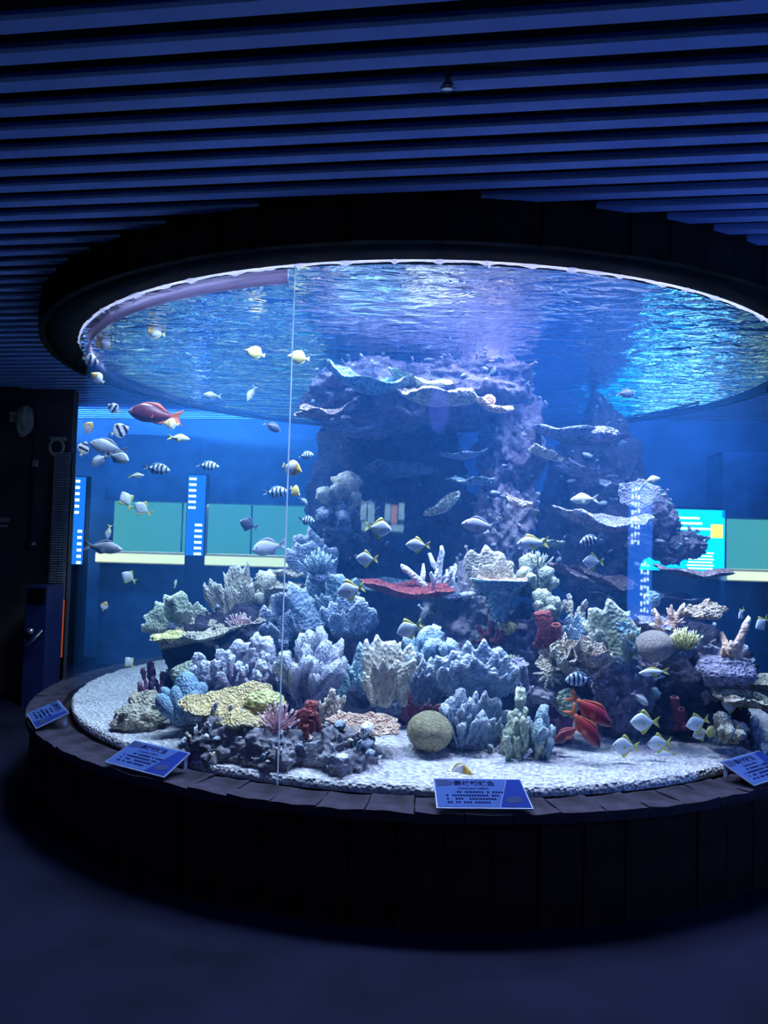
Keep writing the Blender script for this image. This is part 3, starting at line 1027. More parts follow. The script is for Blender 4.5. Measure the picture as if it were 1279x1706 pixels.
plate('slate shelf coral in the shade right of the blue totem', 1140, 1000, 110, 4.95, 'c_slate', 26, .5, T(3), T(5), .1, .1, .02, 2)
# -- middle of the reef
plate('dark red shelf coral spreading below the hollow of the reef', 682, 988, 146, 4.45, 'c_red', 27, .6, T(8), T(2), .22, .08, .035, 3, .004)
plate('teal leaf coral in the shade behind the red shelf', 632, 978, 96, 4.9, 'c_teal', 28, .5, T(24), 0, .2, .05, .02, 2)
colony('knob_coral', 'cream knobbly mushroom coral high on the left of the reef', 'knob', 571, 822, 78, 66, 4.95, 9, 'c_cream', 31, .5, .95)
colony('knob_coral', 'grey knobbly coral just below the cream mushroom coral', 'knob', 562, 858, 74, 50, 4.9, 8, 'c_slate', 32, .6, 1.0)
colony('leaf_coral', 'slanting slate leaf coral beside the teal panel', 'blade', 530, 922, 60, 84, 4.75, 4, 'c_slate', 33, .25, .9, -.45, .3)
radial('sea_anemone', 'grey spiky anemone left of the dark hollow', 530, 942, 78, 54, 4.55, 54, 'c_teal', 34)
colony('leaf_coral', 'teal leaf coral under the grey spiky anemone', 'blade', 548, 990, 70, 84, 4.6, 6, 'c_teal', 35, .4, .9)
colony('leaf_coral', 'blue leaf coral with pale frilled tips beside the dark hollow', 'blade', 580, 1020, 84, 70, 4.42, 8, 'c_blue', 36, .7, .95)
colony('leaf_coral', 'long curved blue leaf coral behind the glass seam', 'blade', 505, 1008, 76, 84, 4.5, 5, 'c_blue', 37, .3, .9, -.6)
plate('flat cream shelf coral behind the top of the glass seam', 480, 956, 62, 4.75, 'c_cream', 38, .6, T(6), 0, .1, .1, .03, 3)
plate('layered cream shelf coral left of the long curved leaf coral', 470, 978, 84, 4.7, 'c_cream', 39, .6, T(10), T(8), .15, .15, .03, 4, .012)
colony('staghorn_coral', 'white staghorn coral standing on the red shelf', 'twig', 732, 950, 116, 84, 4.55, 9, 'c_white', 40, 1.0, 1.0, 0, .35)
colony('leaf_coral', 'cream brain-patterned leaf coral on the cup coral', 'blade', 818, 948, 70, 70, 4.42, 7, 'c_cream', 41, .45, 1.0)
colony('tube_coral', 'pale green bushy coral right of the cup coral', 'knob', 890, 955, 72, 66, 4.4, 12, 'c_green', 42, .6, .8)
radial('sea_anemone', 'small green anemone on top of the pale green bushy coral', 895, 938, 66, 34, 4.38, 30, 'c_green', 43)
def cup(label, px, py, w, h, depth, seed):
    k = depth / F
    W, H = w * k / 2, h * k
    root = thing('cup_coral', label, 'coral', P(px, py + h / 2, depth))
    prof = [(W * .26, 0), (W * .32, H * .25), (W * .45, H * .55), (W * .75, H * .82), (W * 1.0, H * .98), (W * .97, H * 1.0), (W * .72, H * .9), (W * .3, H * .84), (0.001, H * .83)]
    mb = MB().lathe(prof, 40)
    v = np.array(mb.v)
    a = np.arctan2(v[:, 1], v[:, 0])
    v[:, :2] *= (1 + .06 * np.sin(5 * a + seed) + .04 * np.sin(11 * a))[:, None]
    rim = np.clip((v[:, 2] / H - .93) * 16, 0, 1)
    put('cup', new_mesh('cup', v, mb.f, rim=rim), 'c_teal', root)
    put('polyp_bed', plate_mesh(W * 1.75, W * 1.75, seed, .1, .03, .03, 3, .014, 0.0, .06), 'c_salmon', root, (0, 0, H * .94))
    return root
cup('blue-grey cup coral with a salmon polyp top, mid reef', 832, 1000, 96, 70, 4.3, 44)
colony('tube_sponge', 'dark red tube sponge under the cup coral', 'tube', 815, 1052, 70, 34, 4.35, 9, 'c_maroon', 45, .8, .9, cat='sponge', holdfast='c_maroon')
lump('coral_head', 'small olive coral head beside the sponge under the cup coral', 846, 1046, 30, 24, 4.32, 'c_yellow', 46)
colony('finger_coral', 'green-white finger coral on the right of the cup coral', 'knob', 912, 1010, 64, 58, 4.25, 12, 'c_green', 47, .7, .8)
colony('finger_coral', 'pale branching finger coral beside the dark purple shelves', 'finger', 955, 1020, 60, 66, 4.3, 14, 'c_cream', 48, .9, .8)
colony('tube_sponge', 'fat dark red barrel sponge above the cabbage coral', 'tube', 908, 1046, 56, 54, 4.1, 5, 'c_red', 49, .35, 1.25, cat='sponge', holdfast='c_red')
colony('leaf_coral', 'light blue leaf coral right of the red barrel sponge', 'blade', 950, 1052, 44, 60, 4.22, 4, 'c_ice', 50, .3, .8)
def cabbage(label, px, py, w, h, depth, seed):
    k = depth / F
    root = thing('cabbage_coral', label, 'coral', P(px, py + h * .45, depth))
    R = random.Random(seed)
    for i in range(15):
        q = math.sqrt((i + .5) / 15)
        a = i * 2.4
        W = w * k * R.uniform(.42, .6)
        put('leaf', plate_mesh(W, W * .7, seed + i, .55, .26, .016, 3, .006, .05, .2), 'c_tan' if i % 3 else 'c_cream', root,
            (q * math.cos(a) * w * k * .36, q * math.sin(a) * w * k * .25, h * k * (.55 - .30 * q)), (R.uniform(.1, .9), R.uniform(-.4, .4) + q * math.cos(a) * .8, R.uniform(0, 6)))
    return root
cabbage('ruffled tan cabbage coral above the striped fish', 962, 1092, 120, 76, 3.98, 51)
def starfish(label, px, py, w, depth):
    k = depth / F
    r = w * k / 2
    root = thing('starfish', label, 'starfish', P(px, py, depth), rot=(T(62), T(10), 0))
    v, f = ico(3)
    put('disc', new_mesh('disc', v * np.array([r * .36, r * .36, r * .2]), f, rim=np.zeros(len(v))), 'c_cream', root)
    for i in range(10):
        a = 2 * math.pi * i / 10 + .15
        L = r * (1.0 if i % 2 else .86)
        mb = MB().tube([(math.cos(a) * L * t, math.sin(a) * L * t, -r * .12 * t * t) for t in (.15, .4, .65, .85, 1.0)], [r * .13, r * .12, r * .10, r * .075, r * .03], 8)
        put('arm', new_mesh('arm', mb.v, mb.f, rim=np.zeros(len(mb.v))), 'c_cream', root)
    return root
starfish('cream ten-armed starfish clinging to the rock left of the striped fish', 914, 1123, 54, 3.95)
# -- left shelves
colony('leaf_coral', 'pale green frilled leaf coral leaning out at the far left', 'blade', 305, 1014, 100, 62, 4.7, 8, 'c_green', 52, .8, 1.1, -.35)
colony('column_coral', 'cream column coral crowning the left shelf', 'blade', 400, 984, 110, 96, 4.72, 14, 'c_cream', 53, .35, .55)
colony('knob_coral', 'cream knob coral on the right end of the left shelf', 'knob', 436, 985, 56, 70, 4.68, 8, 'c_cream', 54, .4, .7)
plate('long cream granular shelf coral at the upper left', 350, 1052, 196, 4.5, 'c_cream', 55, .6, T(14), T(-14), .1, .08, .04, 3, .018)
plate('yellow-cream lip of shelf coral at the far left tip', 296, 1066, 82, 4.42, 'c_yellow', 56, .6, T(6), T(-4), .25, .08, .03, 2)
radial('soft_coral', 'pink striped soft coral lying on the long cream shelf', 398, 1040, 62, 26, 4.42, 36, 'c_pink', 57, cat='coral', core='c_pink', full=1.5)
colony('leaf_coral', 'slate leaf coral behind the glass seam, right of the long cream shelf', 'blade', 455, 1040, 70, 66, 4.45, 7, 'c_slate', 58, .5, .9)
colony('finger_coral', 'tall blue-lavender finger coral, largest bush on the left', 'finger', 425, 1112, 140, 112, 4.15, 60, 'c_lavender', 59, .35, .95, 0, .45)
colony('finger_coral', 'spreading lavender finger coral left of the tall bush', 'finger', 345, 1130, 104, 84, 4.15, 36, 'c_lavender', 60, .5, 1.0, -.05, .5)
lump('coral_head', 'grey-green coral head at the left edge of the finger bushes', 318, 1124, 64, 46, 4.2, 'c_green', 61, .12)
colony('cauliflower_coral', 'lavender cauliflower coral right of the glass seam', 'knob', 520, 1108, 128, 124, 4.1, 80, 'c_lavender', 62, .8, .42, 0, .5)
colony('leaf_coral', 'dark teal leaf coral right of the lavender cauliflower coral', 'blade', 598, 1122, 62, 100, 4.25, 6, 'c_teal', 63, .4, .8)
colony('bubble_sponge', 'ice-blue bubbly sponge at the lower left', 'bubble', 310, 1158, 72, 76, 4.0, 12, 'c_ice', 64, .7, .55, cat='sponge', holdfast='c_ice')
colony('tube_sponge', 'dark purple finger sponge at the left edge of the reef', 'finger', 256, 1132, 50, 62, 4.35, 9, 'c_plum', 65, .7, .9, -.2, cat='sponge', holdfast='c_plum')
plate('cream granular plate coral low on the sand at the far left', 246, 1170, 66, 4.2, 'c_cream', 66, .7, T(12), T(6), .1, .1, .05, 3, .015)
lump('coral_head', 'sandy mound of dead coral at the far left', 232, 1196, 84, 50, 4.15, 'c_cream', 67, .2, 2.2)
# -- front left
plate('gold granular plate coral at the front left', 392, 1182, 168, 3.78, 'c_gold', 68, .75, T(20), T(2), .12, .07, .03, 3, .016)
lump('coral_head', 'dome of yellow-green coral on the gold plate', 440, 1168, 66, 34, 3.82, 'c_yellow', 69, .14, 2.4)
plate('mauve encrusting coral behind the gold plate', 398, 1158, 64, 3.98, 'c_brown', 70, .7, T(16), 0, .1, .15, .03, 4, .015)
radial('feather_star', 'pinkish-white feather star beside the red tube sponge', 464, 1196, 84, 56, 3.62, 60, 'c_pink', 71, cat='feather star', core='c_pink', full=1.45, fat=.8)
colony('tube_sponge', 'brick red tube sponge at the front left', 'tube', 514, 1200, 70, 60, 3.62, 8, 'c_red', 72, .4, 1.05, cat='sponge', holdfast='c_red')
colony('finger_coral', 'small tan finger coral behind the white granular plate', 'finger', 552, 1180, 60, 72, 3.8, 14, 'c_tan', 73, .35, .7)
plate('white-salmon granular plate coral tapering right over the sand', 606, 1210, 128, 3.66, 'c_salmon', 74, .6, T(12), T(6), .15, .06, .03, 2, .018)
lump('brain_coral', 'yellow brain coral dome on the sand at the front', 716, 1218, 76, 66, 3.72, 'brain_yellow', 75, .03, 1.2)
lump('coral_head', 'dead coral stub under the yellow brain coral', 728, 1252, 44, 26, 3.76, 'rock_pale', 76, .2, 2.5)
colony('leaf_sponge', 'dark red leafy sponge behind the yellow brain coral', 'blade', 698, 1172, 72, 62, 4.0, 9, 'c_maroon', 77, .5, .8, cat='sponge', holdfast='c_maroon')
# -- front centre
colony('leaf_coral', 'cream and slate leaf coral left of centre', 'blade', 648, 1118, 76, 112, 4.0, 8, 'c_cream', 78, .3, .7, .1)
colony('leaf_coral', 'slate leaf coral directly behind the dark red leafy sponge', 'blade', 702, 1130, 72, 84, 4.05, 7, 'c_slate', 79, .4, .9)
colony('cauliflower_coral', 'ice-blue lumpy coral in the centre of the reef', 'knob', 712, 1082, 96, 76, 4.2, 30, 'c_ice', 80, .6, .6)
colony('leaf_coral', 'broad blue leaf coral with upright folds, centre right', 'blade', 792, 1112, 120, 92, 3.95, 18, 'c_blue', 81, .45, 1.1)
plate('pale lavender leaf lip right of the broad blue leaf coral', 848, 1118, 62, 3.98, 'c_lavender', 82, .6, T(20), T(-18), .3, .12, .02, 2)
radial('sea_anemone', 'tiny yellow-green anemone above the pale lavender leaf', 852, 1100, 36, 22, 4.05, 24, 'c_yellow', 83)
colony('cauliflower_coral', 'blue-white lobed coral in front of the broad blue leaf coral', 'knob', 770, 1194, 78, 84, 3.78, 30, 'c_blue', 84, .7, .5)
colony('leaf_coral', 'angular blue leaf coral behind the centre sign', 'blade', 800, 1200, 54, 100, 3.8, 6, 'c_blue', 85, .3, .7, .2)
colony('finger_coral', 'tall smooth column coral right of centre, tallest at the front', 'finger', 862, 1212, 84, 132, 3.7, 15, 'c_green', 86, .28, .9, 0, .6)
colony('knob_coral', 'pale lobed coral right beside the tall column coral', 'knob', 897, 1224, 58, 92, 3.7, 18, 'c_teal', 87, .45, .45)
colony('tube_sponge', 'plum-coloured tube sponge behind the red fish', 'tube', 932, 1204, 52, 66, 3.95, 7, 'c_plum', 88, .3, 1.1, cat='sponge', holdfast='c_plum')
colony('staghorn_coral', 'thin pale branching coral left of the starfish', 'twig', 878, 1140, 44, 60, 4.0, 6, 'c_lavender', 89, .7, .9)
lump('coral_head', 'pale crusty coral head under the starfish', 902, 1160, 46, 26, 3.95, 'rock_pale', 90, .25, 2.8)
lump('coral_head', 'green-white coral head behind the red fish', 945, 1172, 40, 46, 3.92, 'c_green', 91, .18, 2.5)
# -- right flank
colony('leaf_coral', 'big green leaf coral standing left of the tan brain coral', 'blade', 1036, 1052, 74, 100, 4.05, 6, 'c_green', 92, .35, .9, -.35)
plate('long grey leaf coral leaning against the tan brain coral', 1056, 1068, 90, 4.0, 'c_teal', 93, .4, T(60), T(48), .1, .05, .02, 2)
lump('brain_coral', 'tan brain coral dome on the right flank', 1090, 1076, 62, 52, 3.95, 'brain_tan', 94, .03, 1.2)
radial('sea_anemone', 'yellow-green anemone beside the tan brain coral', 1138, 1070, 74, 48, 3.95, 90, 'c_yellow', 95)
plate('lavender shelf coral behind the tan brain coral', 1098, 1040, 84, 4.2, 'c_lavender', 96, .7, T(12), 0, .2, .15, .04, 3, .014)
colony('staghorn_coral', 'salmon staghorn branch rising behind the tan brain coral', 'twig', 1112, 1024, 54, 58, 4.15, 6, 'c_salmon', 97, .8, 1.2, -.5)
plate('cream comb-edged shelf coral at the upper right flank', 1172, 1022, 70, 4.15, 'c_tan', 98, .6, T(22), T(-8), .2, .12, .04, 6, .02)
colony('staghorn_coral', 'orange-tipped antler coral at the right edge of the reef', 'twig', 1210, 1076, 96, 108, 4.05, 7, 'c_salmon', 99, 1.0, .9)
lump('coral_head', 'lavender coral boulder under the antler coral', 1205, 1120, 92, 56, 4.1, 'c_lavender', 100, .15)
plate('flat grey shelf coral running out of view at the right edge', 1262, 1140, 110, 4.3, 'c_cream', 101, .6, T(6), T(2), .08, .1, .04, 3)
plate('cream shelf coral over the silver fish at the right edge', 1238, 1166, 104, 4.0, 'c_cream', 102, .6, T(10), T(8), .1, .12, .045, 3, .018)
colony('cauliflower_coral', 'cream finger-tipped coral at the lower right', 'knob', 1208, 1212, 62, 46, 3.95, 26, 'c_cream', 103, .9, .75)
colony('tube_sponge', 'dark red tube sponge with pale pink mouths on the right', 'tube', 1132, 1184, 64, 52, 4.1, 6, 'c_maroon', 104, .6, .85, cat='sponge', holdfast='c_maroon')
lump('coral_head', 'pale encrusted coral head on the right slope', 1062, 1160, 44, 36, 4.1, 'c_lavender', 105, .3, 2.6)
lump('coral_head', 'pale crusty lump of coral at the lower right edge', 1172, 1160, 56, 46, 4.15, 'rock_pale', 106, .3, 2.6)
lump('coral_head', 'round translucent coral ball beside the blue totem', 1086, 998, 28, 28, 4.3, 'c_ice', 107, .05)
colony('finger_coral', 'grey encrusted branch coral at the foot of the dark right mound', 'finger', 1250, 1225, 60, 60, 4.1, 10, 'c_slate', 108, .5, .8)

# nubs of encrusting coral all over the rocks: parts of each rock
for o, area, sd, m in REEF:
    R = random.Random(sd)
    me = o.data
    n = int(min(60, 16 + area * 170))
    vs = me.vertices
    done = 0
    tries = 0
    while done < n and tries < 3000:
        tries += 1
        p = vs[R.randrange(len(vs))]
        nn = p.normal
        if nn.z < -.05 or nn.y > .35:
            continue
        kind = R.choice(('finger', 'knob', 'blade', 'finger', 'twig'))
        s = R.uniform(.035, .085)
        q = Vector((nn.x, nn.y * .6, nn.z + .7)).normalized().to_track_quat('Z', 'Y')
        cm = R.choice(('c_slate', 'c_slate', 'c_lavender', 'c_blue', 'c_teal', 'c_brown') if m != 'rock_pale' else ('c_lavender', 'c_white', 'c_slate', 'c_cream', 'c_blue'))
        put('coral_nub', unit_mesh(kind, R.randrange(len(UNIT[kind][1])), cm), None, o, p.co - nn * s * .15, q.to_euler(), (s * R.uniform(1.1, 1.7), s * R.uniform(1.1, 1.7), s * R.uniform(.5, .95)))
        done += 1

# ------------------------------------------------------------------ fish
def fish_material(name, stops, rough=0.35, metal=0.0, axis='X', interp='LINEAR', spec=0.5):
    """colour runs along the body (0 = tail end, 1 = snout)"""
    m, nt, out = mat(name)
    b = nd(nt, 'ShaderNodeBsdfPrincipled')
    b.inputs['Roughness'].default_value = rough
    b.inputs['Metallic'].default_value = metal
    b.inputs['Specular IOR Level'].default_value = spec
    tc = nd(nt, 'ShaderNodeTexCoord')
    sp = nd(nt, 'ShaderNodeSeparateXYZ')
    nt.links.new(tc.outputs['Object'], sp.inputs[0])
    n = nd(nt, 'ShaderNodeTexNoise')
    n.inputs['Scale'].default_value = 9
    nt.links.new(tc.outputs['Object'], n.inputs['Vector'])
    ad = nd(nt, 'ShaderNodeMath', operation='MULTIPLY_ADD')
    ad.inputs[1].default_value = 0.07
    ad.inputs[2].default_value = 0.465
    nt.links.new(n.outputs['Fac'], ad.inputs[0])
    a2 = nd(nt, 'ShaderNodeMath', operation='ADD')
    nt.links.new(sp.outputs[axis], a2.inputs[0])
    nt.links.new(ad.outputs[0], a2.inputs[1])
    r = ramp(nt, a2.outputs[0], stops, interp)
    nt.links.new(r.outputs[0], b.inputs['Base Color'])
    nt.links.new(b.outputs[0], out.inputs[0])
SIL, YEL = (0.74, 0.82, 0.88), (0.82, 0.74, 0.14)
fish_material('f_silver', [(0.1, (0.70, 0.74, 0.60)), (0.4, SIL), (0.86, (0.80, 0.86, 0.90)), (0.97, (0.6, 0.65, 0.7))], .35, .0)
fish_material('f_silver_fin', [(0.0, YEL), (1.0, YEL)], .5)
DK, BW = (0.02, 0.025, 0.06), (0.62, 0.76, 0.86)
fish_material('f_bars', [(0.0, BW), (0.22, DK), (0.28, BW), (0.38, DK), (0.45, BW), (0.54, DK), (0.61, BW), (0.69, DK), (0.76, BW), (0.86, DK), (0.90, BW)], .4, 0, 'X', 'CONSTANT')
fish_material('f_bars_fin', [(0.0, (0.10, 0.16, 0.28)), (1.0, (0.30, 0.42, 0.52))], .5)
fish_material('f_butterfly', [(0.18, (0.02, 0.02, 0.03)), (0.24, (0.86, 0.84, 0.90)), (0.55, (0.84, 0.80, 0.88)), (0.68, (0.45, 0.26, 0.06)), (0.78, (0.92, 0.60, 0.06)), (0.92, (0.88, 0.56, 0.12)), (0.95, (0.8, 0.75, 0.7))], .45)
fish_material('f_butterfly_fin', [(0.0, (0.85, 0.75, 0.35)), (1.0, (0.88, 0.66, 0.20))], .5)
fish_material('f_yellow', [(0.18, (0.80, 0.78, 0.62)), (0.30, (0.82, 0.66, 0.14)), (0.80, (0.84, 0.68, 0.16)), (0.88, (0.40, 0.34, 0.16)), (0.93, (0.85, 0.72, 0.30))], .45)
fish_material('f_yellow_fin', [(0.0, (0.90, 0.82, 0.40)), (1.0, (0.88, 0.76, 0.30))], .5)
fish_material('f_red', [(0.12, (0.70, 0.13, 0.04)), (0.30, (0.20, 0.012, 0.03)), (0.75, (0.11, 0.008, 0.03)), (0.90, (0.16, 0.02, 0.04)), (0.96, (0.5, 0.3, 0.32))], .4)
fish_material('f_red_fin', [(0.0, (0.80, 0.16, 0.05)), (1.0, (0.60, 0.14, 0.12))], .5)
fish_material('f_scarlet', [(0.12, (0.75, 0.20, 0.06)), (0.38, (0.42, 0.035, 0.04)), (0.75, (0.28, 0.02, 0.045)), (0.95, (0.15, 0.015, 0.05))], .35)
fish_material('f_scarlet_fin', [(0.0, (0.75, 0.20, 0.06)), (1.0, (0.55, 0.08, 0.05))], .5)
fish_material('f_dark', [(0.15, (0.30, 0.34, 0.44)), (0.25, (0.05, 0.06, 0.12)), (0.9, (0.05, 0.06, 0.11)), (0.96, (0.45, 0.45, 0.5))], .45)
fish_material('f_dark_fin', [(0.0, (0.10, 0.12, 0.20)), (1.0, (0.10, 0.12, 0.20))], .5)
fish_material('f_grey', [(0.1, (0.34, 0.36, 0.44)), (0.5, (0.44, 0.46, 0.54)), (0.9, (0.52, 0.53, 0.58))], .45)
fish_material('f_grey_fin', [(0.0, (0.30, 0.32, 0.40)), (1.0, (0.36, 0.38, 0.46))], .5)
fish_material('f_cream', [(0.1, (0.70, 0.70, 0.58)), (0.5, (0.76, 0.78, 0.66)), (0.9, (0.70, 0.74, 0.66))], .4)
fish_material('f_cream_fin', [(0.0, (0.78, 0.76, 0.55)), (1.0, (0.72, 0.72, 0.52))], .5)
fish_material('f_banner', [(0.0, (0.9, 0.85, 0.5)), (0.30, (0.88, 0.88, 0.9)), (0.42, DK), (0.55, (0.88, 0.88, 0.9)), (0.70, DK), (0.84, (0.86, 0.86, 0.88)), (0.94, (0.3, 0.3, 0.3))], .45, 0, 'X', 'CONSTANT')
fish_material('f_banner_fin', [(0.0, (0.85, 0.82, 0.70)), (1.0, (0.80, 0.80, 0.84))], .5)
plain('f_eye', (0.012, 0.012, 0.016), 0.15, var=0.1)
plain('f_eye_ring', (0.75, 0.72, 0.55), 0.4, var=0.1)

SHAPES = {   # (s, upper, lower) half heights along the body; thickness; dorsal (s0, s1, height, peak); anal likewise; tail (length, spread, fork)
 'moony': ([(0, .0, .0), (.05, .055, .05), (.15, .15, .14), (.32, .255, .25), (.5, .30, .30), (.68, .23, .23), (.85, .105, .10), (1, .045, .045)], .075, (.42, .92, .13, .15), (.42, .92, .12, .15), (.24, .20, .35)),
 'disc': ([(0, .0, .0), (.06, .035, .035), (.14, .10, .10), (.28, .235, .22), (.48, .325, .31), (.68, .315, .30), (.86, .18, .17), (1, .06, .06)], .075, (.25, .98, .07, .75), (.52, .98, .07, .7), (.17, .12, .05)),
 'oval': ([(0, .0, .0), (.06, .07, .06), (.18, .16, .14), (.36, .23, .21), (.55, .225, .21), (.75, .145, .135), (.9, .07, .065), (1, .045, .045)], .085, (.28, .90, .06, .7), (.55, .90, .08, .5), (.24, .16, .5)),
 'slim': ([(0, .0, .0), (.06, .04, .035), (.18, .085, .08), (.38, .125, .115), (.6, .11, .10), (.8, .065, .06), (1, .03, .03)], .07, (.28, .88, .04, .3), (.55, .88, .035, .3), (.22, .12, .5)),
 'stout': ([(0, .0, .0), (.05, .07, .06), (.16, .145, .12), (.34, .20, .175), (.55, .195, .17), (.75, .125, .115), (.9, .07, .065), (1, .05, .05)], .10, (.25, .92, .07, .6), (.58, .90, .07, .5), (.24, .17, .35)),
}
def fish_meshes(kind):
    prof, th, dors, anal, tail = SHAPES[kind]
    ss = np.array([p[0] for p in prof])
    up = np.array([p[1] for p in prof])
    lo = np.array([p[2] for p in prof])
    def smooth(a, s):
        return np.interp(s, ss, a)
    nx, nt_ = 22, 14
    v, f = [], []
    S = (np.linspace(0, 1, nx)) ** 1.25
    S[0] = 0.004
    # average neighbouring samples so the outline is rounded
    U = np.array([np.mean([smooth(up, max(0, min(1, s + d))) for d in (-.03, 0, .03)]) for s in S])
    Lw = np.array([np.mean([smooth(lo, max(0, min(1, s + d))) for d in (-.03, 0, .03)]) for s in S])
    X = 0.5 - 0.78 * S
    for i in range(nx):
        t = th * (math.sin(math.pi * min(1, S[i] * .9 + .08)) ** .7) + 0.008
        if i == 0:
            t = .012
        for j in range(nt_):
            w = 2 * math.pi * j / nt_
            z = math.sin(w)
            y = math.cos(w)
            h = U[i] if z > 0 else Lw[i]
            v.append((X[i], y * t * (1 - .15 * abs(z)), z * max(h, .01)))
    for i in range(nx - 1):
        for j in range(nt_):
            j2 = (j + 1) % nt_
            f.append((i * nt_ + j, i * nt_ + j2, (i + 1) * nt_ + j2, (i + 1) * nt_ + j))
    f.append(tuple(range(nt_ - 1, -1, -1)))
    f.append(tuple((nx - 1) * nt_ + j for j in range(nt_)))
    body = new_mesh('body', v, f)
    def strip(low, high, name, t=.006):
        n = len(low)
        vv = []
        for side in (t, -t):
            for (x, z), (x2, z2) in zip(low, high):
                vv += [(x, side, z), (x2, side * .3, z2)]
        ff = []
        for i in range(n - 1):
            a = 2 * i
            ff.append((a, a + 1, a + 3, a + 2))
            b = 2 * n + 2 * i
            ff.append((b, b + 2, b + 3, b + 1))
            ff.append((a + 1, b + 1, b + 3, a + 3))
            ff.append((a, a + 2, b + 2, b))
        ff.append((0, 2 * n, 2 * n + 1, 1))
        ff.append((2 * n - 2, 2 * n - 1, 4 * n - 1, 4 * n - 2))
        return new_mesh(name, vv, ff)
    def fin(d, sign, name):
        s0, s1, h, pk = d
        low, high = [], []
        for i in range(11):
            q = i / 10
            s = s0 + (s1 - s0) * q
            z = smooth(up if sign > 0 else lo, s) * .90
            e = h * (min(1, q / pk) if q < pk else (1 - (q - pk) / (1 - pk) * .85)) ** .8
            x = .5 - .78 * s
            low.append((x, sign * z))
            high.append((x - .045 * (e / max(h, .01)), sign * (z + z * .08 + e + .008)))
        return strip(low, high, name)
    dm, am = fin(dors, 1, 'dorsal_fin'), fin(anal, -1, 'anal_fin')
    tl, sp, fork = tail
    x0 = .5 - .78 * .985
    low = [(x0, -.04 + .08 * i / 8) for i in range(9)]
    high = [(x0 - tl * (1 - fork * (1 - abs(2 * i / 8 - 1))), -sp + 2 * sp * i / 8) for i in range(9)]
    tm = strip(low, high, 'tail_fin')
    pm = new_mesh('pectoral_fin', [(0, 0, .02), (-.02, 0, -.03), (-.12, .03, -.06), (-.15, .045, .0), (-.10, .03, .035), (0, .008, .02), (-.02, .008, -.03), (-.12, .036, -.06), (-.15, .05, .0), (-.10, .036, .035)],
                  [(0, 1, 2, 3, 4), (9, 8, 7, 6, 5), (0, 5, 6, 1), (1, 6, 7, 2), (2, 7, 8, 3), (3, 8, 9, 4), (4, 9, 5, 0)], False)
    ez = float(smooth(up, .14)) * .35
    et = th * (math.sin(math.pi * min(1, .14 * .9 + .08)) ** .7) * .92
    return dict(body=body, dorsal_fin=dm, anal_fin=am, tail_fin=tm, pectoral_fin=pm, eye=(.5 - .78 * .14, et, ez))
v3, f3 = ico(2)
EYE = new_mesh('eye', v3 * np.array([.020, .010, .020]), f3)
EYE.materials.append(MATS['f_eye'])
FM = {}
def fish_set(shape, m):
    if (shape, m) not in FM:
        if (shape,) not in FM:
            FM[(shape,)] = fish_meshes(shape)
        d = {}
        for k, me in FM[(shape,)].items():
            if k == 'eye':
                d[k] = me
                continue
            c = me.copy()
            c.materials.clear()
            c.materials.append(MATS[m if k == 'body' else m + '_fin'])
            d[k] = c
        FM[(shape, m)] = d
    return FM[(shape, m)]
def fish(label, shape, m, px, py, L, face, frac=0.1, tilt=0.0, yaw=0.0, name='fish', group=None, cat='fish', zs=1.0):
    depth = DIN(px, py, frac)
    k = L * depth / F
    rz = (0 if face == 'R' else math.pi) + T(yaw)
    root = thing(name, label, cat, P(px, py, depth), group, rot=Euler((0, -T(tilt), rz)))
    root.scale = (k, k, k * zs)
    d = fish_set(shape, m)
    for part in ('body', 'dorsal_fin', 'anal_fin', 'tail_fin'):
        put(part, d[part], None, root)
    ex, ey, ez = d['eye']
    for s in (1, -1):
        put('eye', EYE, None, root, (ex, s * ey, ez))
        put('pectoral_fin', d['pectoral_fin'], None, root, (.17, s * .055, -.03), (0, 0, 0), (1, s, 1))
    return root
A = 'silver_moonyfish'
B = 'striped_damselfish'
C = 'butterflyfish'
fish('red fish with orange tail, the large one near the left of the tank', 'stout', 'f_red', 259, 691, 88, 'L', .30, 4, 12, name='red_parrotfish', zs=.95)
fish('white and orange butterflyfish high up below the lavender rim', 'disc', 'f_butterfly', 260, 552, 36, 'L', .25, 15, 20, name=C)
fish('yellow-headed butterflyfish near the top left glass edge', 'disc', 'f_butterfly', 174, 572, 34, 'L', .4, -20, 30, name=C)
fish('faded butterflyfish above another at the top left edge', 'disc', 'f_butterfly', 170, 542, 26, 'L', .6, 20, 40, name=C)
fish('dark-banded butterflyfish close to the left glass edge', 'disc', 'f_banner', 150, 600, 30, 'R', .5, -10, 30, name=C)
fish('small orange-faced butterflyfish at the left edge below the water line', 'disc', 'f_butterfly', 163, 630, 28, 'L', .5, 30, 40, name=C)
fish('plain yellow butterflyfish left of the glass seam near the surface', 'disc', 'f_yellow', 426, 588, 36, 'L', .2, 14, 10, name=C, zs=.85)
fish('plain yellow butterflyfish crossing the glass seam near the surface', 'disc', 'f_yellow', 498, 596, 40, 'L', .15, 4, 8, name=C, zs=.85)
fish('cream oval fish just under the water line left of the seam', 'slim', 'f_cream', 354, 659, 32, 'L', .35, 2, 10, zs=1.3)
fish('pale fish swimming steeply up beside the glass seam', 'slim', 'f_grey', 419, 655, 32, 'L', .3, -65, 30, zs=1.4)
fish('dark oval fish left of the seam at upper mid depth', 'oval', 'f_dark', 453, 711, 32, 'R', .22, -25, 10)
fish('small orange-nosed butterflyfish under the red fish tail', 'disc', 'f_butterfly', 286, 706, 26, 'L', .26, 0, 20, name=C)
fish('slim white fish heading right below the red fish', 'slim', 'f_silver', 297, 730, 42, 'R', .25, -6, -10, zs=1.15)
fish('banded butterflyfish left of the red fish', 'disc', 'f_banner', 190, 681, 26, 'L', .4, 30, 30, name=C)
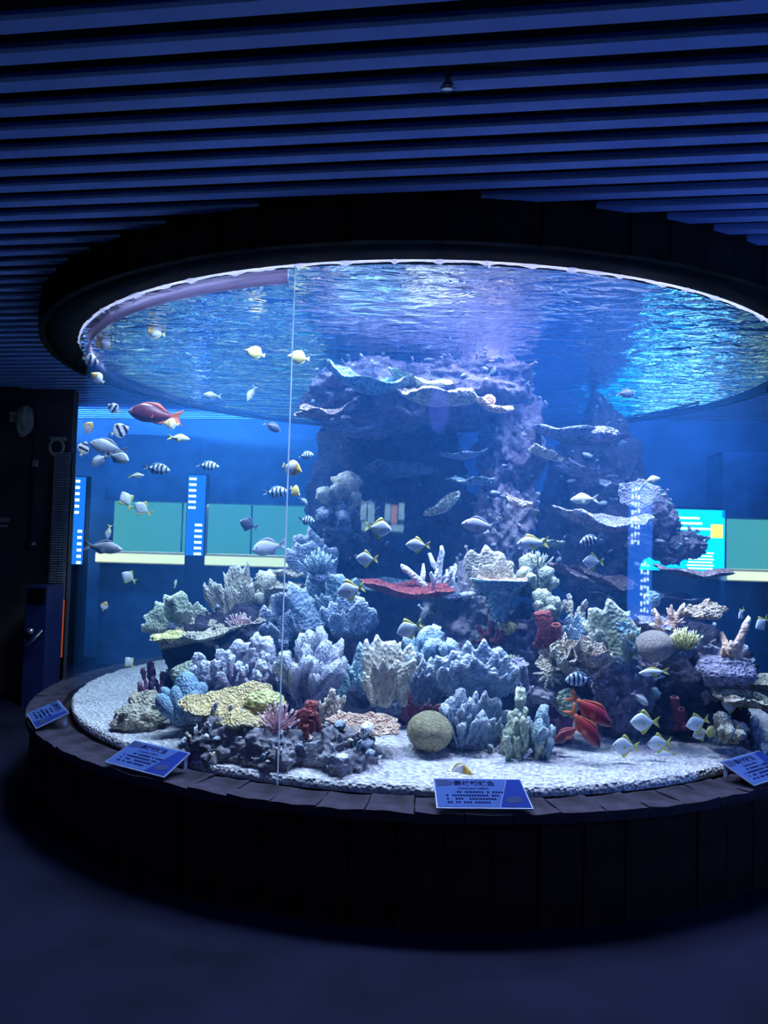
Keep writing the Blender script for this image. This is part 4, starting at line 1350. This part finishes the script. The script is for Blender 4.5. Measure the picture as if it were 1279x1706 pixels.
fish('white fish with a dark masked back, left of the slim white fish', 'disc', 'f_banner', 199, 718, 36, 'R', .35, 25, 20, name=C)
fish('peach butterflyfish at the left glass edge level with the dark-masked fish', 'disc', 'f_butterfly', 147, 713, 26, 'R', .5, 60, 45, name=C)
fish('pale fish pressed to the left edge beside the grey pair', 'disc', 'f_banner', 139, 748, 30, 'R', .5, 70, 50, name=C)
fish('large grey fish, upper one of the grey group at the left', 'stout', 'f_grey', 181, 746, 62, 'L', .35, 10, 20)
fish('pale grey fish, leftmost of the grey group', 'oval', 'f_grey', 166, 766, 34, 'L', .45, -40, 40)
fish('grey fish facing right, lowest of the grey group', 'stout', 'f_grey', 196, 762, 44, 'R', .3, -14, -15, zs=1.2)
fish('blue striped damselfish heading right under the grey group', 'oval', 'f_bars', 260, 781, 50, 'R', .28, -6, -8, name=B, zs=.8)
fish('blue striped damselfish heading right in open water, nearer the seam', 'oval', 'f_bars', 345, 776, 42, 'R', .3, -4, -8, name=B, zs=.8)
fish('slim pale fish below the grey group', 'slim', 'f_silver', 226, 793, 34, 'R', .45, 2, -20)
fish('square silver moonyfish with yellow fins at the left before the teal panel', 'moony', 'f_silver', 211, 834, 34, 'L', .35, 60, 30, name=A)
fish('faint silver moonyfish right of the square one', 'moony', 'f_silver', 238, 848, 34, 'L', .45, 30, 30, name=A)
fish('slim silver fish standing head up before the cream ledge', 'slim', 'f_silver', 181, 886, 26, 'L', .45, -80, 20, zs=1.3)
fish('long blue-grey fish at the left over the cream ledge', 'slim', 'f_grey', 170, 912, 78, 'R', .5, -4, -15, zs=1.1)
fish('dark diamond-shaped fish against the teal panel', 'moony', 'f_dark', 414, 874, 32, 'L', .25, 20, 15)
fish('large grey fish left of the seam over the cream ledge', 'stout', 'f_grey', 449, 912, 60, 'L', .22, -12, 25, zs=1.15)
fish('striped damselfish touching the seam below the yellow-faced butterflyfish', 'oval', 'f_bars', 458, 820, 46, 'R', .2, 4, -10, name=B, zs=.85)
fish('small striped damselfish just right of the seam, above the butterflyfish', 'oval', 'f_bars', 509, 759, 28, 'R', .18, 6, -10, name=B)
fish('white butterflyfish with a bright yellow face crossing the seam', 'disc', 'f_butterfly', 486, 780, 38, 'R', .12, -18, -8, name=C)
fish('small yellow butterflyfish at the seam under the yellow-faced one', 'disc', 'f_yellow', 491, 818, 28, 'R', .16, -30, -40, name=C)
fish('tiny striped damselfish under the small yellow butterflyfish', 'oval', 'f_bars', 505, 834, 20, 'R', .2, -40, -20, name=B)
fish('pale striped damselfish left of the slanting leaf coral', 'oval', 'f_bars', 510, 867, 30, 'R', .2, -6, -15, name=B, zs=1.1)
fish('silver moonyfish facing right before the dark hollow', 'moony', 'f_silver', 630, 880, 46, 'R', .1, -6, -8, name=A)
fish('silver moonyfish facing left, in the middle of the dark hollow', 'moony', 'f_silver', 696, 908, 42, 'L', .1, 0, 8, name=A, zs=.85)
fish('silver moonyfish facing left above the red shelf', 'moony', 'f_silver', 611, 931, 38, 'L', .1, 0, 10, name=A)
fish('silver moonyfish with a bright yellow tail at the left end of the red shelf', 'moony', 'f_silver', 584, 983, 48, 'L', .08, -14, 8, name=A)
fish('silver moonyfish with a yellow tail below the red shelf', 'moony', 'f_silver', 682, 1047, 46, 'L', .08, -22, 8, name=A)
fish('long blue-grey fish before the pale column', 'slim', 'f_grey', 800, 876, 66, 'L', .12, 4, 10, zs=1.5)
fish('smooth silver-blue fish over the pale green bushy coral', 'slim', 'f_silver', 888, 905, 58, 'L', .12, -4, 10, zs=1.6)
fish('striped damselfish under the lavender grooved shelf', 'oval', 'f_bars', 985, 900, 42, 'L', .12, -14, 8, name=B, zs=.95)
fish('silver moonyfish below the striped one at the grooved shelf', 'moony', 'f_silver', 988, 936, 38, 'L', .12, 0, 8, name=A)
fish('cream leaf-shaped fish between the shelves right of the pillar', 'slim', 'f_cream', 974, 832, 50, 'L', .2, -4, 5, zs=1.4)
fish('pale green fish above the tall lavender leaf', 'slim', 'f_cream', 1085, 800, 30, 'R', .2, 12, -5, zs=1.6)
fish('dark fish before the reflected glow at the upper right', 'oval', 'f_dark', 1041, 656, 32, 'R', .3, 0, -10)
fish('small silver moonyfish in dark water at the right', 'moony', 'f_silver', 1235, 1022, 26, 'L', .2, -40, 40, name=A)
fish('silver moonyfish cut off by the right edge of the picture', 'moony', 'f_silver', 1269, 1038, 34, 'L', .2, -30, 25, name=A)
fish('large striped damselfish below the cabbage coral', 'oval', 'f_bars', 966, 1132, 52, 'L', .08, -2, 8, name=B)
fish('scarlet fish diving right, upper of the red pair', 'slim', 'f_scarlet', 982, 1182, 92, 'R', .07, -34, -10, name='scarlet_fish', zs=1.25)
fish('scarlet fish diving steeply, lower of the red pair', 'slim', 'f_scarlet', 972, 1210, 84, 'R', .06, -50, -14, name='scarlet_fish', zs=1.3)
fish('dark brown fish half hidden left of the red pair', 'slim', 'f_red', 946, 1222, 64, 'L', .09, -28, 15, zs=1.2)
fish('slim silver fish with a black tail spot on the right slope', 'slim', 'f_silver', 1090, 1120, 56, 'L', .08, -4, 8)
fish('small mauve fish nosing up at the dark right slope', 'stout', 'f_grey', 1066, 1164, 32, 'R', .1, -40, -20)
fish('silver moonyfish with yellow tail, highest of the lower right shoal', 'moony', 'f_silver', 1074, 1203, 52, 'L', .07, 0, 6, name=A)
fish('silver moonyfish low over the sand, leftmost of the shoal', 'moony', 'f_silver', 1042, 1243, 48, 'L', .06, 2, 6, name=A)
fish('silver moonyfish over the sand in the middle of the shoal', 'moony', 'f_silver', 1098, 1238, 44, 'L', .06, -4, 8, name=A)
fish('pale moonyfish lowest in the shoal, touching the sand line', 'moony', 'f_silver', 1108, 1259, 46, 'L', .09, -4, 8, name=A, zs=.8)
fish('silver moonyfish left of the cream finger-tipped coral', 'moony', 'f_silver', 1162, 1204, 44, 'L', .07, -16, 10, name=A)
fish('silver moonyfish behind the yellow fish at the lower right', 'moony', 'f_silver', 1168, 1221, 34, 'L', .09, -20, 10, name=A)
fish('plain yellow fish at the lower right among the moonyfish', 'disc', 'f_yellow', 1184, 1220, 28, 'L', .05, 4, 30, name=C)
fish('silver moonyfish under the cream shelf at the right edge', 'moony', 'f_silver', 1219, 1174, 42, 'L', .07, 10, 15, name=A)
fish('pale moonyfish before the cream finger-tipped coral', 'moony', 'f_silver', 1226, 1216, 34, 'L', .06, -6, 40, name=A)
fish('plain yellow butterflyfish before the pitted front rock', 'disc', 'f_yellow', 440, 1258, 36, 'R', .035, -8, -6, name=C, zs=.85)
fish('white and orange butterflyfish peeping over the centre sign', 'disc', 'f_butterfly', 765, 1288, 46, 'R', .03, 4, -6, name=C)
fish('tiny pale fish in open water right of the left shelf', 'slim', 'f_silver', 292, 973, 16, 'R', .4, 80, 20)
fish('tiny butterflyfish low in open water at the left', 'disc', 'f_butterfly', 174, 1010, 18, 'R', .45, 70, 30, name=C)
fish('faint moonyfish in open water under the cream ledge', 'moony', 'f_silver', 215, 962, 30, 'L', .6, 30, 40, name=A)
fish('silver-yellow fish over the pale sand at the far left', 'moony', 'f_silver', 214, 1206, 20, 'L', .2, 70, 30, name=A)
fish('faint moonyfish over the back edge of the sand at the left', 'moony', 'f_silver', 216, 1104, 24, 'L', .5, 50, 40, name=A)

# ------------------------------------------------------------------ information signs on the ledge
plain('sign_acrylic', (0.20, 0.24, 0.42), 0.2, var=0.05)
plain('sign_light', (0.045, 0.085, 0.26), 0.85, var=0.06, spec=0.05)
plain('sign_dark', (0.012, 0.028, 0.18), 0.85, var=0.08, spec=0.05)
plain('sign_ink', (0.004, 0.006, 0.045), 0.85, var=0.05, spec=0.05)
plain('sign_grey', (0.03, 0.045, 0.12), 0.85, var=0.1, spec=0.05)
def text_mesh(s, size):
    cu = bpy.data.curves.new('txt', 'FONT')
    cu.body = s
    cu.size = size
    cu.align_x = 'CENTER'
    cu.align_y = 'CENTER'
    cu.resolution_u = 3
    cu.offset = size * 0.018
    o = bpy.data.objects.new('txt', cu)
    COL.objects.link(o)
    dg = bpy.context.evaluated_depsgraph_get()
    dg.update()
    me = bpy.data.meshes.new_from_object(o.evaluated_get(dg))
    bpy.data.objects.remove(o)
    me.materials.clear()
    return me
def slab(poly, t, name):
    n = len(poly)
    v = [(x, y, t) for x, y in poly] + [(x, y, 0) for x, y in poly]
    f = [tuple(range(n)), tuple(range(2 * n - 1, n - 1, -1))] + [(i, n + i, n + (i + 1) % n, (i + 1) % n) for i in range(n)]
    return new_mesh(name, v, f, False)
TITLE, LATIN = text_mesh('霞纹蝴蝶鱼', 0.034), text_mesh('Chaetodon rafflesii', 0.0165)
SW, SH = 0.385, 0.178
def sign(label, px, py, tilt=22, grey=True):
    p = PZ(px, py, Z_LEDGE)
    a = math.atan2(p.y - TY, p.x - TX)
    root = thing('information_sign', label, 'sign', (TX + (R_OUT - 0.012) * math.cos(a), TY + (R_OUT - 0.012) * math.sin(a), Z_LEDGE + 0.010), 'fish signs on the ledge', rot=(0, 0, a + math.pi / 2))
    root.rotation_mode = 'XYZ'
    tl = T(tilt)
    pn = put('panel', slab([(-SW / 2, 0), (SW / 2, 0), (SW / 2 - .016, SH), (-SW / 2 + .006, SH)], .006, 'panel'), 'sign_acrylic', root, rot=(tl, 0, 0))
    put('pale_field', slab([(-SW / 2 + .006, .006), (.06, .006), (.115, SH - .006), (-SW / 2 + .010, SH - .006)], .0012, 'field'), 'sign_light', pn, (0, 0, .006))
    put('dark_field', slab([(.062, .006), (SW / 2 - .006, .006), (SW / 2 - .020, SH - .006), (.117, SH - .006)], .0012, 'field'), 'sign_dark', pn, (0, 0, .006))
    put('title', TITLE, 'sign_ink', pn, (-.022, SH - .034, .0078))
    put('latin_name', LATIN, 'sign_ink', pn, (-.030, SH - .063, .0078))
    R = random.Random(3)
    mb = MB()
    for r, (x0, x1) in enumerate(((-.10, .085), (-.145, .07), (-.145, .045), (-.145, .035))):
        x = x0
        while x < x1:
            w = R.uniform(.007, .010)
            if R.random() > .1:
                mb.box((x + w / 2, SH - .085 - r * .020, .0075), (w, .0085, .001))
                mb.box((x + w / 2, SH - .085 - r * .020, .0076), (w * .35, .0115, .001))
            x += w + .0025
    put('small_print', mb.mesh('print'), 'sign_ink', pn)
    if grey:
        gp = [(-.178, SH - .012), (-.13, SH - .012), (-.098, SH - .030), (-.125, SH - .045), (-.178, SH - .050)]
        put('corner_print', slab(list(reversed(gp)), .0008, 'print'), 'sign_grey', pn, (0, 0, .0073))
        gp = [(.085, .040), (.105, .065), (.14, .072), (.165, .055), (.15, .035), (.11, .028)]
        put('picture_print', slab(list(reversed(gp)), .0008, 'print'), 'sign_grey', pn, (0, 0, .0073))
    st = MB()
    for s in (-1, 1):
        st.box((s * (SW / 2 - .03), SH * math.cos(tl) * .9, SH * math.sin(tl) * .45), (.006, .02, SH * math.sin(tl) * .88))
    put('stand', st.mesh('stand'), 'sign_acrylic', root)
    return root
sign('blue information sign at the centre front with a dark right half', 805, 1348)
sign('blue information sign at the left front, second from the left edge', 214, 1290)
sign('small blue information sign at the far left end of the ledge', 56, 1205)
sign('blue information sign just showing at the right edge of the picture', 1300, 1305)

# ------------------------------------------------------------------ the hall beyond, seen through the water
emitter('teal_glow', (0.10, 0.50, 0.50), 0.9)
emitter('cyan_screen', (0.0, 0.34, 0.90), 3.6)
emitter('cream_glow', (0.80, 0.95, 0.62), 1.5)
emitter('cyan_line', (0.45, 0.95, 1.0), 7.0)
emitter('screen_yellow', (1.0, 0.65, 0.05), 2.5)
emitter('totem_blue', (0.01, 0.16, 0.75), 1.6)
emitter('totem_white', (0.55, 0.85, 1.0), 3.5)
emitter('hall_totem_blue', (0.02, 0.15, 0.80), 17.0)
emitter('hall_totem_white', (0.50, 0.75, 1.0), 40.0)
emitter('orange_glow', (1.0, 0.16, 0.05), 0.30)
plain('cream_ledge', (0.62, 0.62, 0.48), 0.6, var=0.1)
plain('case_dark', (0.02, 0.025, 0.04), 0.6)
plain('cabinet_blue', (0.07, 0.18, 0.34), 0.5)
YB = 9.25
def at_y(px, py, y=YB):
    d = ray(px, py)
    return Vector((0, 0, CZ)) + d * (y / d.y)
def display(label, px0, px1, panes):
    a, b = at_y(px0, 885), at_y(px1, 885)
    z0, z1 = 1.34, 1.95
    cx, w = (a.x + b.x) / 2, abs(b.x - a.x)
    root = thing('wall_display', label, 'display case', (cx, YB, 0))
    put('cabinet', MB().box((0, .30, .60), (w, .55, 1.20)).box((0, .33, 2.35), (w, .48, .8)).box((0, .50, 1.6), (w, .1, .9)).mesh('cabinet'), 'cabinet_blue', root)
    put('counter', MB().box((0, .25, 1.27), (w + .04, .66, .14)).mesh('counter'), 'cream_ledge', root)
    put('edge_glow', MB().box((0, -.10, 1.265), (w + .02, .03, .10)).mesh('edge'), 'cream_glow', root)  # glow put into the counter's front edge so it looks lit
    for i in range(panes):
        pw = w / panes
        put('lit_pane', MB().box((-w / 2 + pw * (i + .5), .40, (z0 + z1) / 2), (pw - .03, .03, z1 - z0)).mesh('pane'), 'teal_glow', root)
    lamp('counter_fill_lamp', 'AREA', (cx, YB + .02, 1.93), 7 * w, (0.75, 1.0, 0.85), shape='RECTANGLE', size=w * .9, size_y=.12)  # fill light added to brighten the cream counter
    return root
display('teal-lit display case with cream counter far behind the tank on the left', 168, 770, 5)
display('teal-lit display case with cream counter behind the tank at the right edge', 1208, 1460, 2)
# bright cyan screen on the far wall
c0, c1 = at_y(985, 945), at_y(1212, 945)
zt, zb = at_y(1150, 848).z, at_y(1150, 952).z
scr = thing('video_screen', 'bright cyan information screen glowing behind the reef at the right', 'screen', ((c0.x + c1.x) / 2, YB + .1, zb))
sw, sh = c1.x - c0.x, zt - zb
put('case', MB().box((0, .05, sh / 2), (sw + .06, .08, sh + .06)).mesh('case'), 'case_dark', scr)
put('picture', MB().box((0, 0, sh / 2), (sw, .02, sh)).mesh('picture'), 'cyan_screen', scr)
mb = MB()
for r in range(6):
    mb.box((sw * (.10 - .02 * (r % 2)), -.012, sh * (.86 - r * .085)), (sw * (.42 + .08 * (r % 3)), .004, sh * .032))
for r in range(6):
    mb.box((sw * .32, -.012, sh * (.30 - r * .05)), (sw * (.20 - .02 * (r % 2)), .004, sh * .022))
put('text_lines', mb.mesh('lines'), 'cyan_line', scr)
put('picture_inset', MB().box((sw * .44, -.012, sh * .66), (sw * .09, .004, sh * .22)).mesh('inset'), 'screen_yellow', scr)
def totem(label, px0, px1, py0, py1, y=YB - .15):
    a, b = at_y(px0, py1, y), at_y(px1, py0, y)
    w, h = b.x - a.x, b.z - a.z
    root = thing('light_totem', label, 'lit sign', ((a.x + b.x) / 2, y, 0))
    put('post', MB().box((0, .08, (a.z + h) / 2), (w + .03, .12, a.z + h + .03)).mesh('post'), 'case_dark', root)
    put('lit_face', MB().box((0, 0, a.z + h / 2), (w, .03, h)).mesh('face'), 'totem_blue', root)
    mb = MB()
    n = 14
    for i in range(n):
        if i in (6, 7):
            continue
        mb.box((-w * .22 if i < 7 else w * .2, -.018, a.z + h * (1 - (i + .7) / n)), (w * .42, .006, h / n * .42))
    put('lettering', mb.mesh('lettering'), 'totem_white', root)
    return root
totem('blue lit totem with a column of white letters at the left glass edge', 120, 143, 795, 940)
totem('faint blue lit totem with white letters before the left teal display', 309, 343, 792, 925)
# the tall blue totem that stands in the hall and mirrors in the front glass
def mirror_ray(px, py):
    d = ray(px, py).normalized()
    s, _ = span(px, py, TR)
    p = P(px, py, s)
    n = Vector((p.x - TX, p.y - TY, 0)).normalized()
    return p, d - n * (2 * d.dot(n))
def mirror_at(px, py, t):
    p, r = mirror_ray(px, py)
    return p + r * t
m0, m1 = mirror_at(1046, 915, 2.6), mirror_at(1086, 915, 2.6)
mt_, mb_ = mirror_at(1066, 805, 2.6).z, mirror_at(1066, 1032, 2.6).z
mc = (m0 + m1) / 2
ax = (m1 - m0)
ww = math.hypot(ax.x, ax.y)
hall = thing('light_totem', 'tall blue lit totem with white letters mirrored in the front glass', 'lit sign', (mc.x, mc.y, 0), rot=(0, 0, math.atan2(ax.y, ax.x)))
hh_ = mt_ - mb_
put('post', MB().box((0, -.09, mt_ / 2 + .02), (ww + .05, .14, mt_ + .04)).mesh('post'), 'case_dark', hall)
put('lit_face', MB().box((0, 0, mb_ + hh_ / 2), (ww, .03, hh_)).mesh('face'), 'hall_totem_blue', hall)
mbx = MB()
for i in range(17):
    if i in (8, 9):
        continue
    zz = mb_ + hh_ * (1 - (i + .8) / 18)
    xo = ww * (-.22 if i < 8 else .2)
    for q in range(3):
        mbx.box((xo + ww * .13 * (q - 1), .018, zz + .006 * ((q * 7 + i) % 3 - 1)), (ww * .09, .006, hh_ / 18 * (.55 if (q + i) % 2 else .3)))
put('lettering', mbx.mesh('lettering'), 'hall_totem_white', hall)

# ------------------------------------------------------------------ odds and ends at the left wall and on the ceiling
plain('plaster', (0.30, 0.28, 0.25), 0.8, var=0.35, scale=12, bump=0.4)
plain('cable_black', (0.008, 0.008, 0.012), 0.5)
plain('white_plastic', (0.70, 0.68, 0.74), 0.5, var=0.06)
plain('machine_blue', (0.012, 0.02, 0.10), 0.35, var=0.2)
plain('screen_black', (0.004, 0.004, 0.008), 0.15)
plain('chrome', (0.55, 0.56, 0.62), 0.2, 0.9, var=0.05)
plain('plaque_pink', (0.55, 0.28, 0.36), 0.5, var=0.2)
def woven():
    m, nt, out = mat('woven_mesh')
    b = nd(nt, 'ShaderNodeBsdfPrincipled')
    b.inputs['Roughness'].default_value = 0.5
    tc = nd(nt, 'ShaderNodeTexCoord')
    w = nd(nt, 'ShaderNodeTexWave', bands_direction='Z')
    w.inputs['Scale'].default_value = 14
    w.inputs['Distortion'].default_value = 1.5
    nt.links.new(tc.outputs['Object'], w.inputs['Vector'])
    r = ramp(nt, w.outputs['Fac'], [(0.3, (0.10, 0.12, 0.18)), (0.7, (0.34, 0.38, 0.46))])
    nt.links.new(r.outputs[0], b.inputs['Base Color'])
    bumped(nt, b, w.outputs['Fac'], 0.5, 0.02)
    nt.links.new(b.outputs[0], out.inputs[0])
woven()
YP = 7.36
def wbox(px0, py0, px1, py1, t, y=YP):
    a, b = at_y(px0, py1, y), at_y(px1, py0, y)
    return Vector(((a.x + b.x) / 2, y - t / 2, (a.z + b.z) / 2)), abs(b.x - a.x), abs(b.z - a.z)
c, w_, h_ = wbox(84, 755, 122, 1000, .10)
rt = thing('mesh_screen', 'grey woven mesh screen standing against the wall left of the tank', 'screen', (c.x, c.y, 0))
mbx = MB()
npl = 9
for i in range(npl):
    mbx.box((-w_ / 2 + w_ * (i + .5) / npl, -.012 * (i % 2), c.z), (w_ / npl * 1.02, .03, h_))
put('mesh', mbx.mesh('mesh'), 'woven_mesh', rt)
put('post', MB().box((-w_ / 2, .02, (c.z + h_ / 2) / 2), (.03, .03, c.z + h_ / 2)).box((w_ / 2, .02, (c.z + h_ / 2) / 2), (.03, .03, c.z + h_ / 2)).mesh('post'), 'case_dark', rt)
# plaster ornament with the black cable that hangs from it
p0 = at_y(40, 700, YP - .08)
v, f = ico(4)
o = tag(put('wall_ornament', new_mesh('ornament', v * np.array([.085, .07, .14]) * (1 + .28 * fbm(v * 2.1, 5, 3))[:, None], f), 'plaster', loc=p0), 'pale grey plaster ornament high on the dark left wall', 'ornament')
pts = [at_y(x, y, YP - .04) for x, y in ((53, 722), (55, 745), (53, 775), (52, 800), (51, 840), (49, 880), (47, 905))]
cab = thing('hanging_cable', 'black cable hanging down the wall below the plaster ornament', 'cable', pts[-1])
put('cable', MB().tube([p - pts[-1] for p in pts], .013, 8).mesh('cable', True), 'cable_black', cab)
put('plug', MB().box((0, 0, -.03), (.05, .04, .09)).mesh('plug'), 'cable_black', cab)
put('cable_tag', MB().box(at_y(56, 906, YP - .05) - pts[-1], (.036, .006, .026)).mesh('tag'), 'white_plastic', cab)
put('cable_clip', MB().box(at_y(58, 772, YP - .03) - pts[-1], (.05, .04, .06)).mesh('clip'), 'plaster', cab)
c, w_, h_ = wbox(20, 688, 31, 704, .05)
o = thing('wall_switch', 'small white switch box beside the plaster ornament', 'switch', c)
put('box', MB().box((0, 0, 0), (w_, .05, h_)).mesh('box'), 'white_plastic', o)
put('rocker', MB().box((0, -.03, 0), (w_ * .5, .02, h_ * .5)).mesh('rocker'), 'plaster', o)
p0 = at_y(94, 745, YP - .06)
o = thing('wall_hook', 'round ring hook on the wall above the mesh screen', 'hook', p0)
put('ring', MB().tube([(.065 * math.cos(a), 0, .075 * math.sin(a)) for a in np.linspace(0, 2 * math.pi, 21)], .014, 8, False).mesh('ring', True), 'plaster', o)
put('bracket', MB().box((0, .03, .085), (.14, .06, .03)).mesh('bracket'), 'plaster', o)
c, w_, h_ = wbox(-14, 860, 20, 880, .02)
o = thing('wall_plaque', 'small pink-lettered plaque at the left edge of the picture', 'plaque', c)
put('board', MB().box((0, 0, 0), (w_, .02, h_ * 1.3)).mesh('board'), 'wall_dark', o)
mbx = MB()
for i in range(9):
    mbx.box((-w_ * .4 + w_ * .1 * i, -.013, h_ * .2), (w_ * .06, .006, h_ * .35))
mbx.box((0, -.013, -h_ * .3), (w_ * .7, .006, h_ * .15))
put('lettering', mbx.mesh('lettering'), 'plaque_pink', o)
# blue vending machine
c, w_, h_ = wbox(54, 975, 93, 1092, .45, 7.05)
o = thing('ticket_machine', 'dark blue machine with a black screen standing left of the tank', 'machine', (c.x, 7.05, 0))
zt_ = c.z + h_ / 2
mbx = MB().box((0, 0, zt_ / 2), (w_, .36, zt_))
put('cabinet', mbx.mesh('cabinet'), 'machine_blue', o)
put('screen', MB().box((.005, -.19, zt_ - .085), (w_ * .78, .02, .13)).mesh('screen'), 'screen_black', o)
put('tray', MB().tube([(-w_ * .4, -.20, zt_ - .55), (-w_ * .1, -.26, zt_ - .52), (w_ * .2, -.27, zt_ - .46), (w_ * .42, -.22, zt_ - .38)], .012, 8).mesh('tray', True), 'chrome', o)
put('dial', MB().lathe([(.001, 0), (.03, 0), (.035, .01), (.03, .03), (.001, .035)], 16).mesh('dial', True), 'chrome', o, (-w_ * .2, -.18, zt_ - .40), (math.pi / 2, 0, 0))
c, w_, h_ = wbox(94, 1000, 109, 1095, .03, 7.30)
o = thing('glowing_strip', 'dim orange glowing strip between the machine and the tank', 'light strip', (c.x, 7.30, 0))
put('lit_strip', MB().box((0, 0, c.z), (w_ * .6, .03, h_)).mesh('strip'), 'orange_glow', o)
put('channel', MB().box((0, .03, (c.z + h_ / 2) / 2), (w_, .03, c.z + h_ / 2 + .02)).mesh('channel'), 'case_dark', o)
# sprinkler head between two slats
p0 = PZ(746, 138, Z_CEIL)
o = thing('sprinkler_head', 'small metal sprinkler head poking through the ceiling slats', 'sprinkler', p0)
put('pipe', MB().lathe([(.001, .3), (.012, .3), (.012, 0), (.001, 0)], 12).mesh('pipe', True), 'chrome', o)
put('deflector', MB().lathe([(.001, -.012), (.022, -.012), (.024, -.006), (.001, -.004)], 16).mesh('deflector', True), 'chrome', o, (0, 0, -.01))
put('frame', MB().tube([(-.012, 0, 0), (-.014, 0, -.012), (0, 0, -.02), (.014, 0, -.012), (.012, 0, 0)], .003, 6).mesh('frame', True), 'chrome', o)
# a small lit notice board on the wall behind the visitor; it shows as pale squares mirrored in the glass
emitter('notice_glow', (0.45, 0.85, 1.0), 9.0)
emitter('notice_warm', (1.0, 0.62, 0.42), 7.0)
def mirror_y(px, py, y):
    p, r = mirror_ray(px, py)
    return p + r * ((y - p.y) / r.y)
YN = -3.30
n0, n1 = mirror_y(598, 860, YN), mirror_y(676, 860, YN)
nz0, nz1 = mirror_y(636, 888, YN).z, mirror_y(636, 836, YN).z
ncx = (n0.x + n1.x) / 2
o = thing('notice_board', 'row of small lit panels mirrored as pale squares before the dark hollow', 'notice board', (ncx, YN, 0))
put('backboard', MB().box((0, -.03, (nz0 + nz1) / 2), (abs(n1.x - n0.x) + .1, .04, abs(nz1 - nz0) + .1)).mesh('backboard'), 'case_dark', o)
for i, (xa, xb, ya, yb) in enumerate(((601, 610, 840, 866), (613, 623, 838, 872), (641, 650, 840, 868), (652, 661, 842, 872), (664, 673, 838, 866), (602, 612, 870, 884), (650, 672, 874, 886))):
    pa, pb = mirror_y(xa, ya, YN), mirror_y(xb, yb, YN)
    put('lit_panel', MB().box(((pa.x + pb.x) / 2 - ncx, 0, (pa.z + pb.z) / 2), (abs(pb.x - pa.x), .02, abs(pb.z - pa.z))).mesh('panel'), 'notice_warm' if i == 3 else 'notice_glow', o)
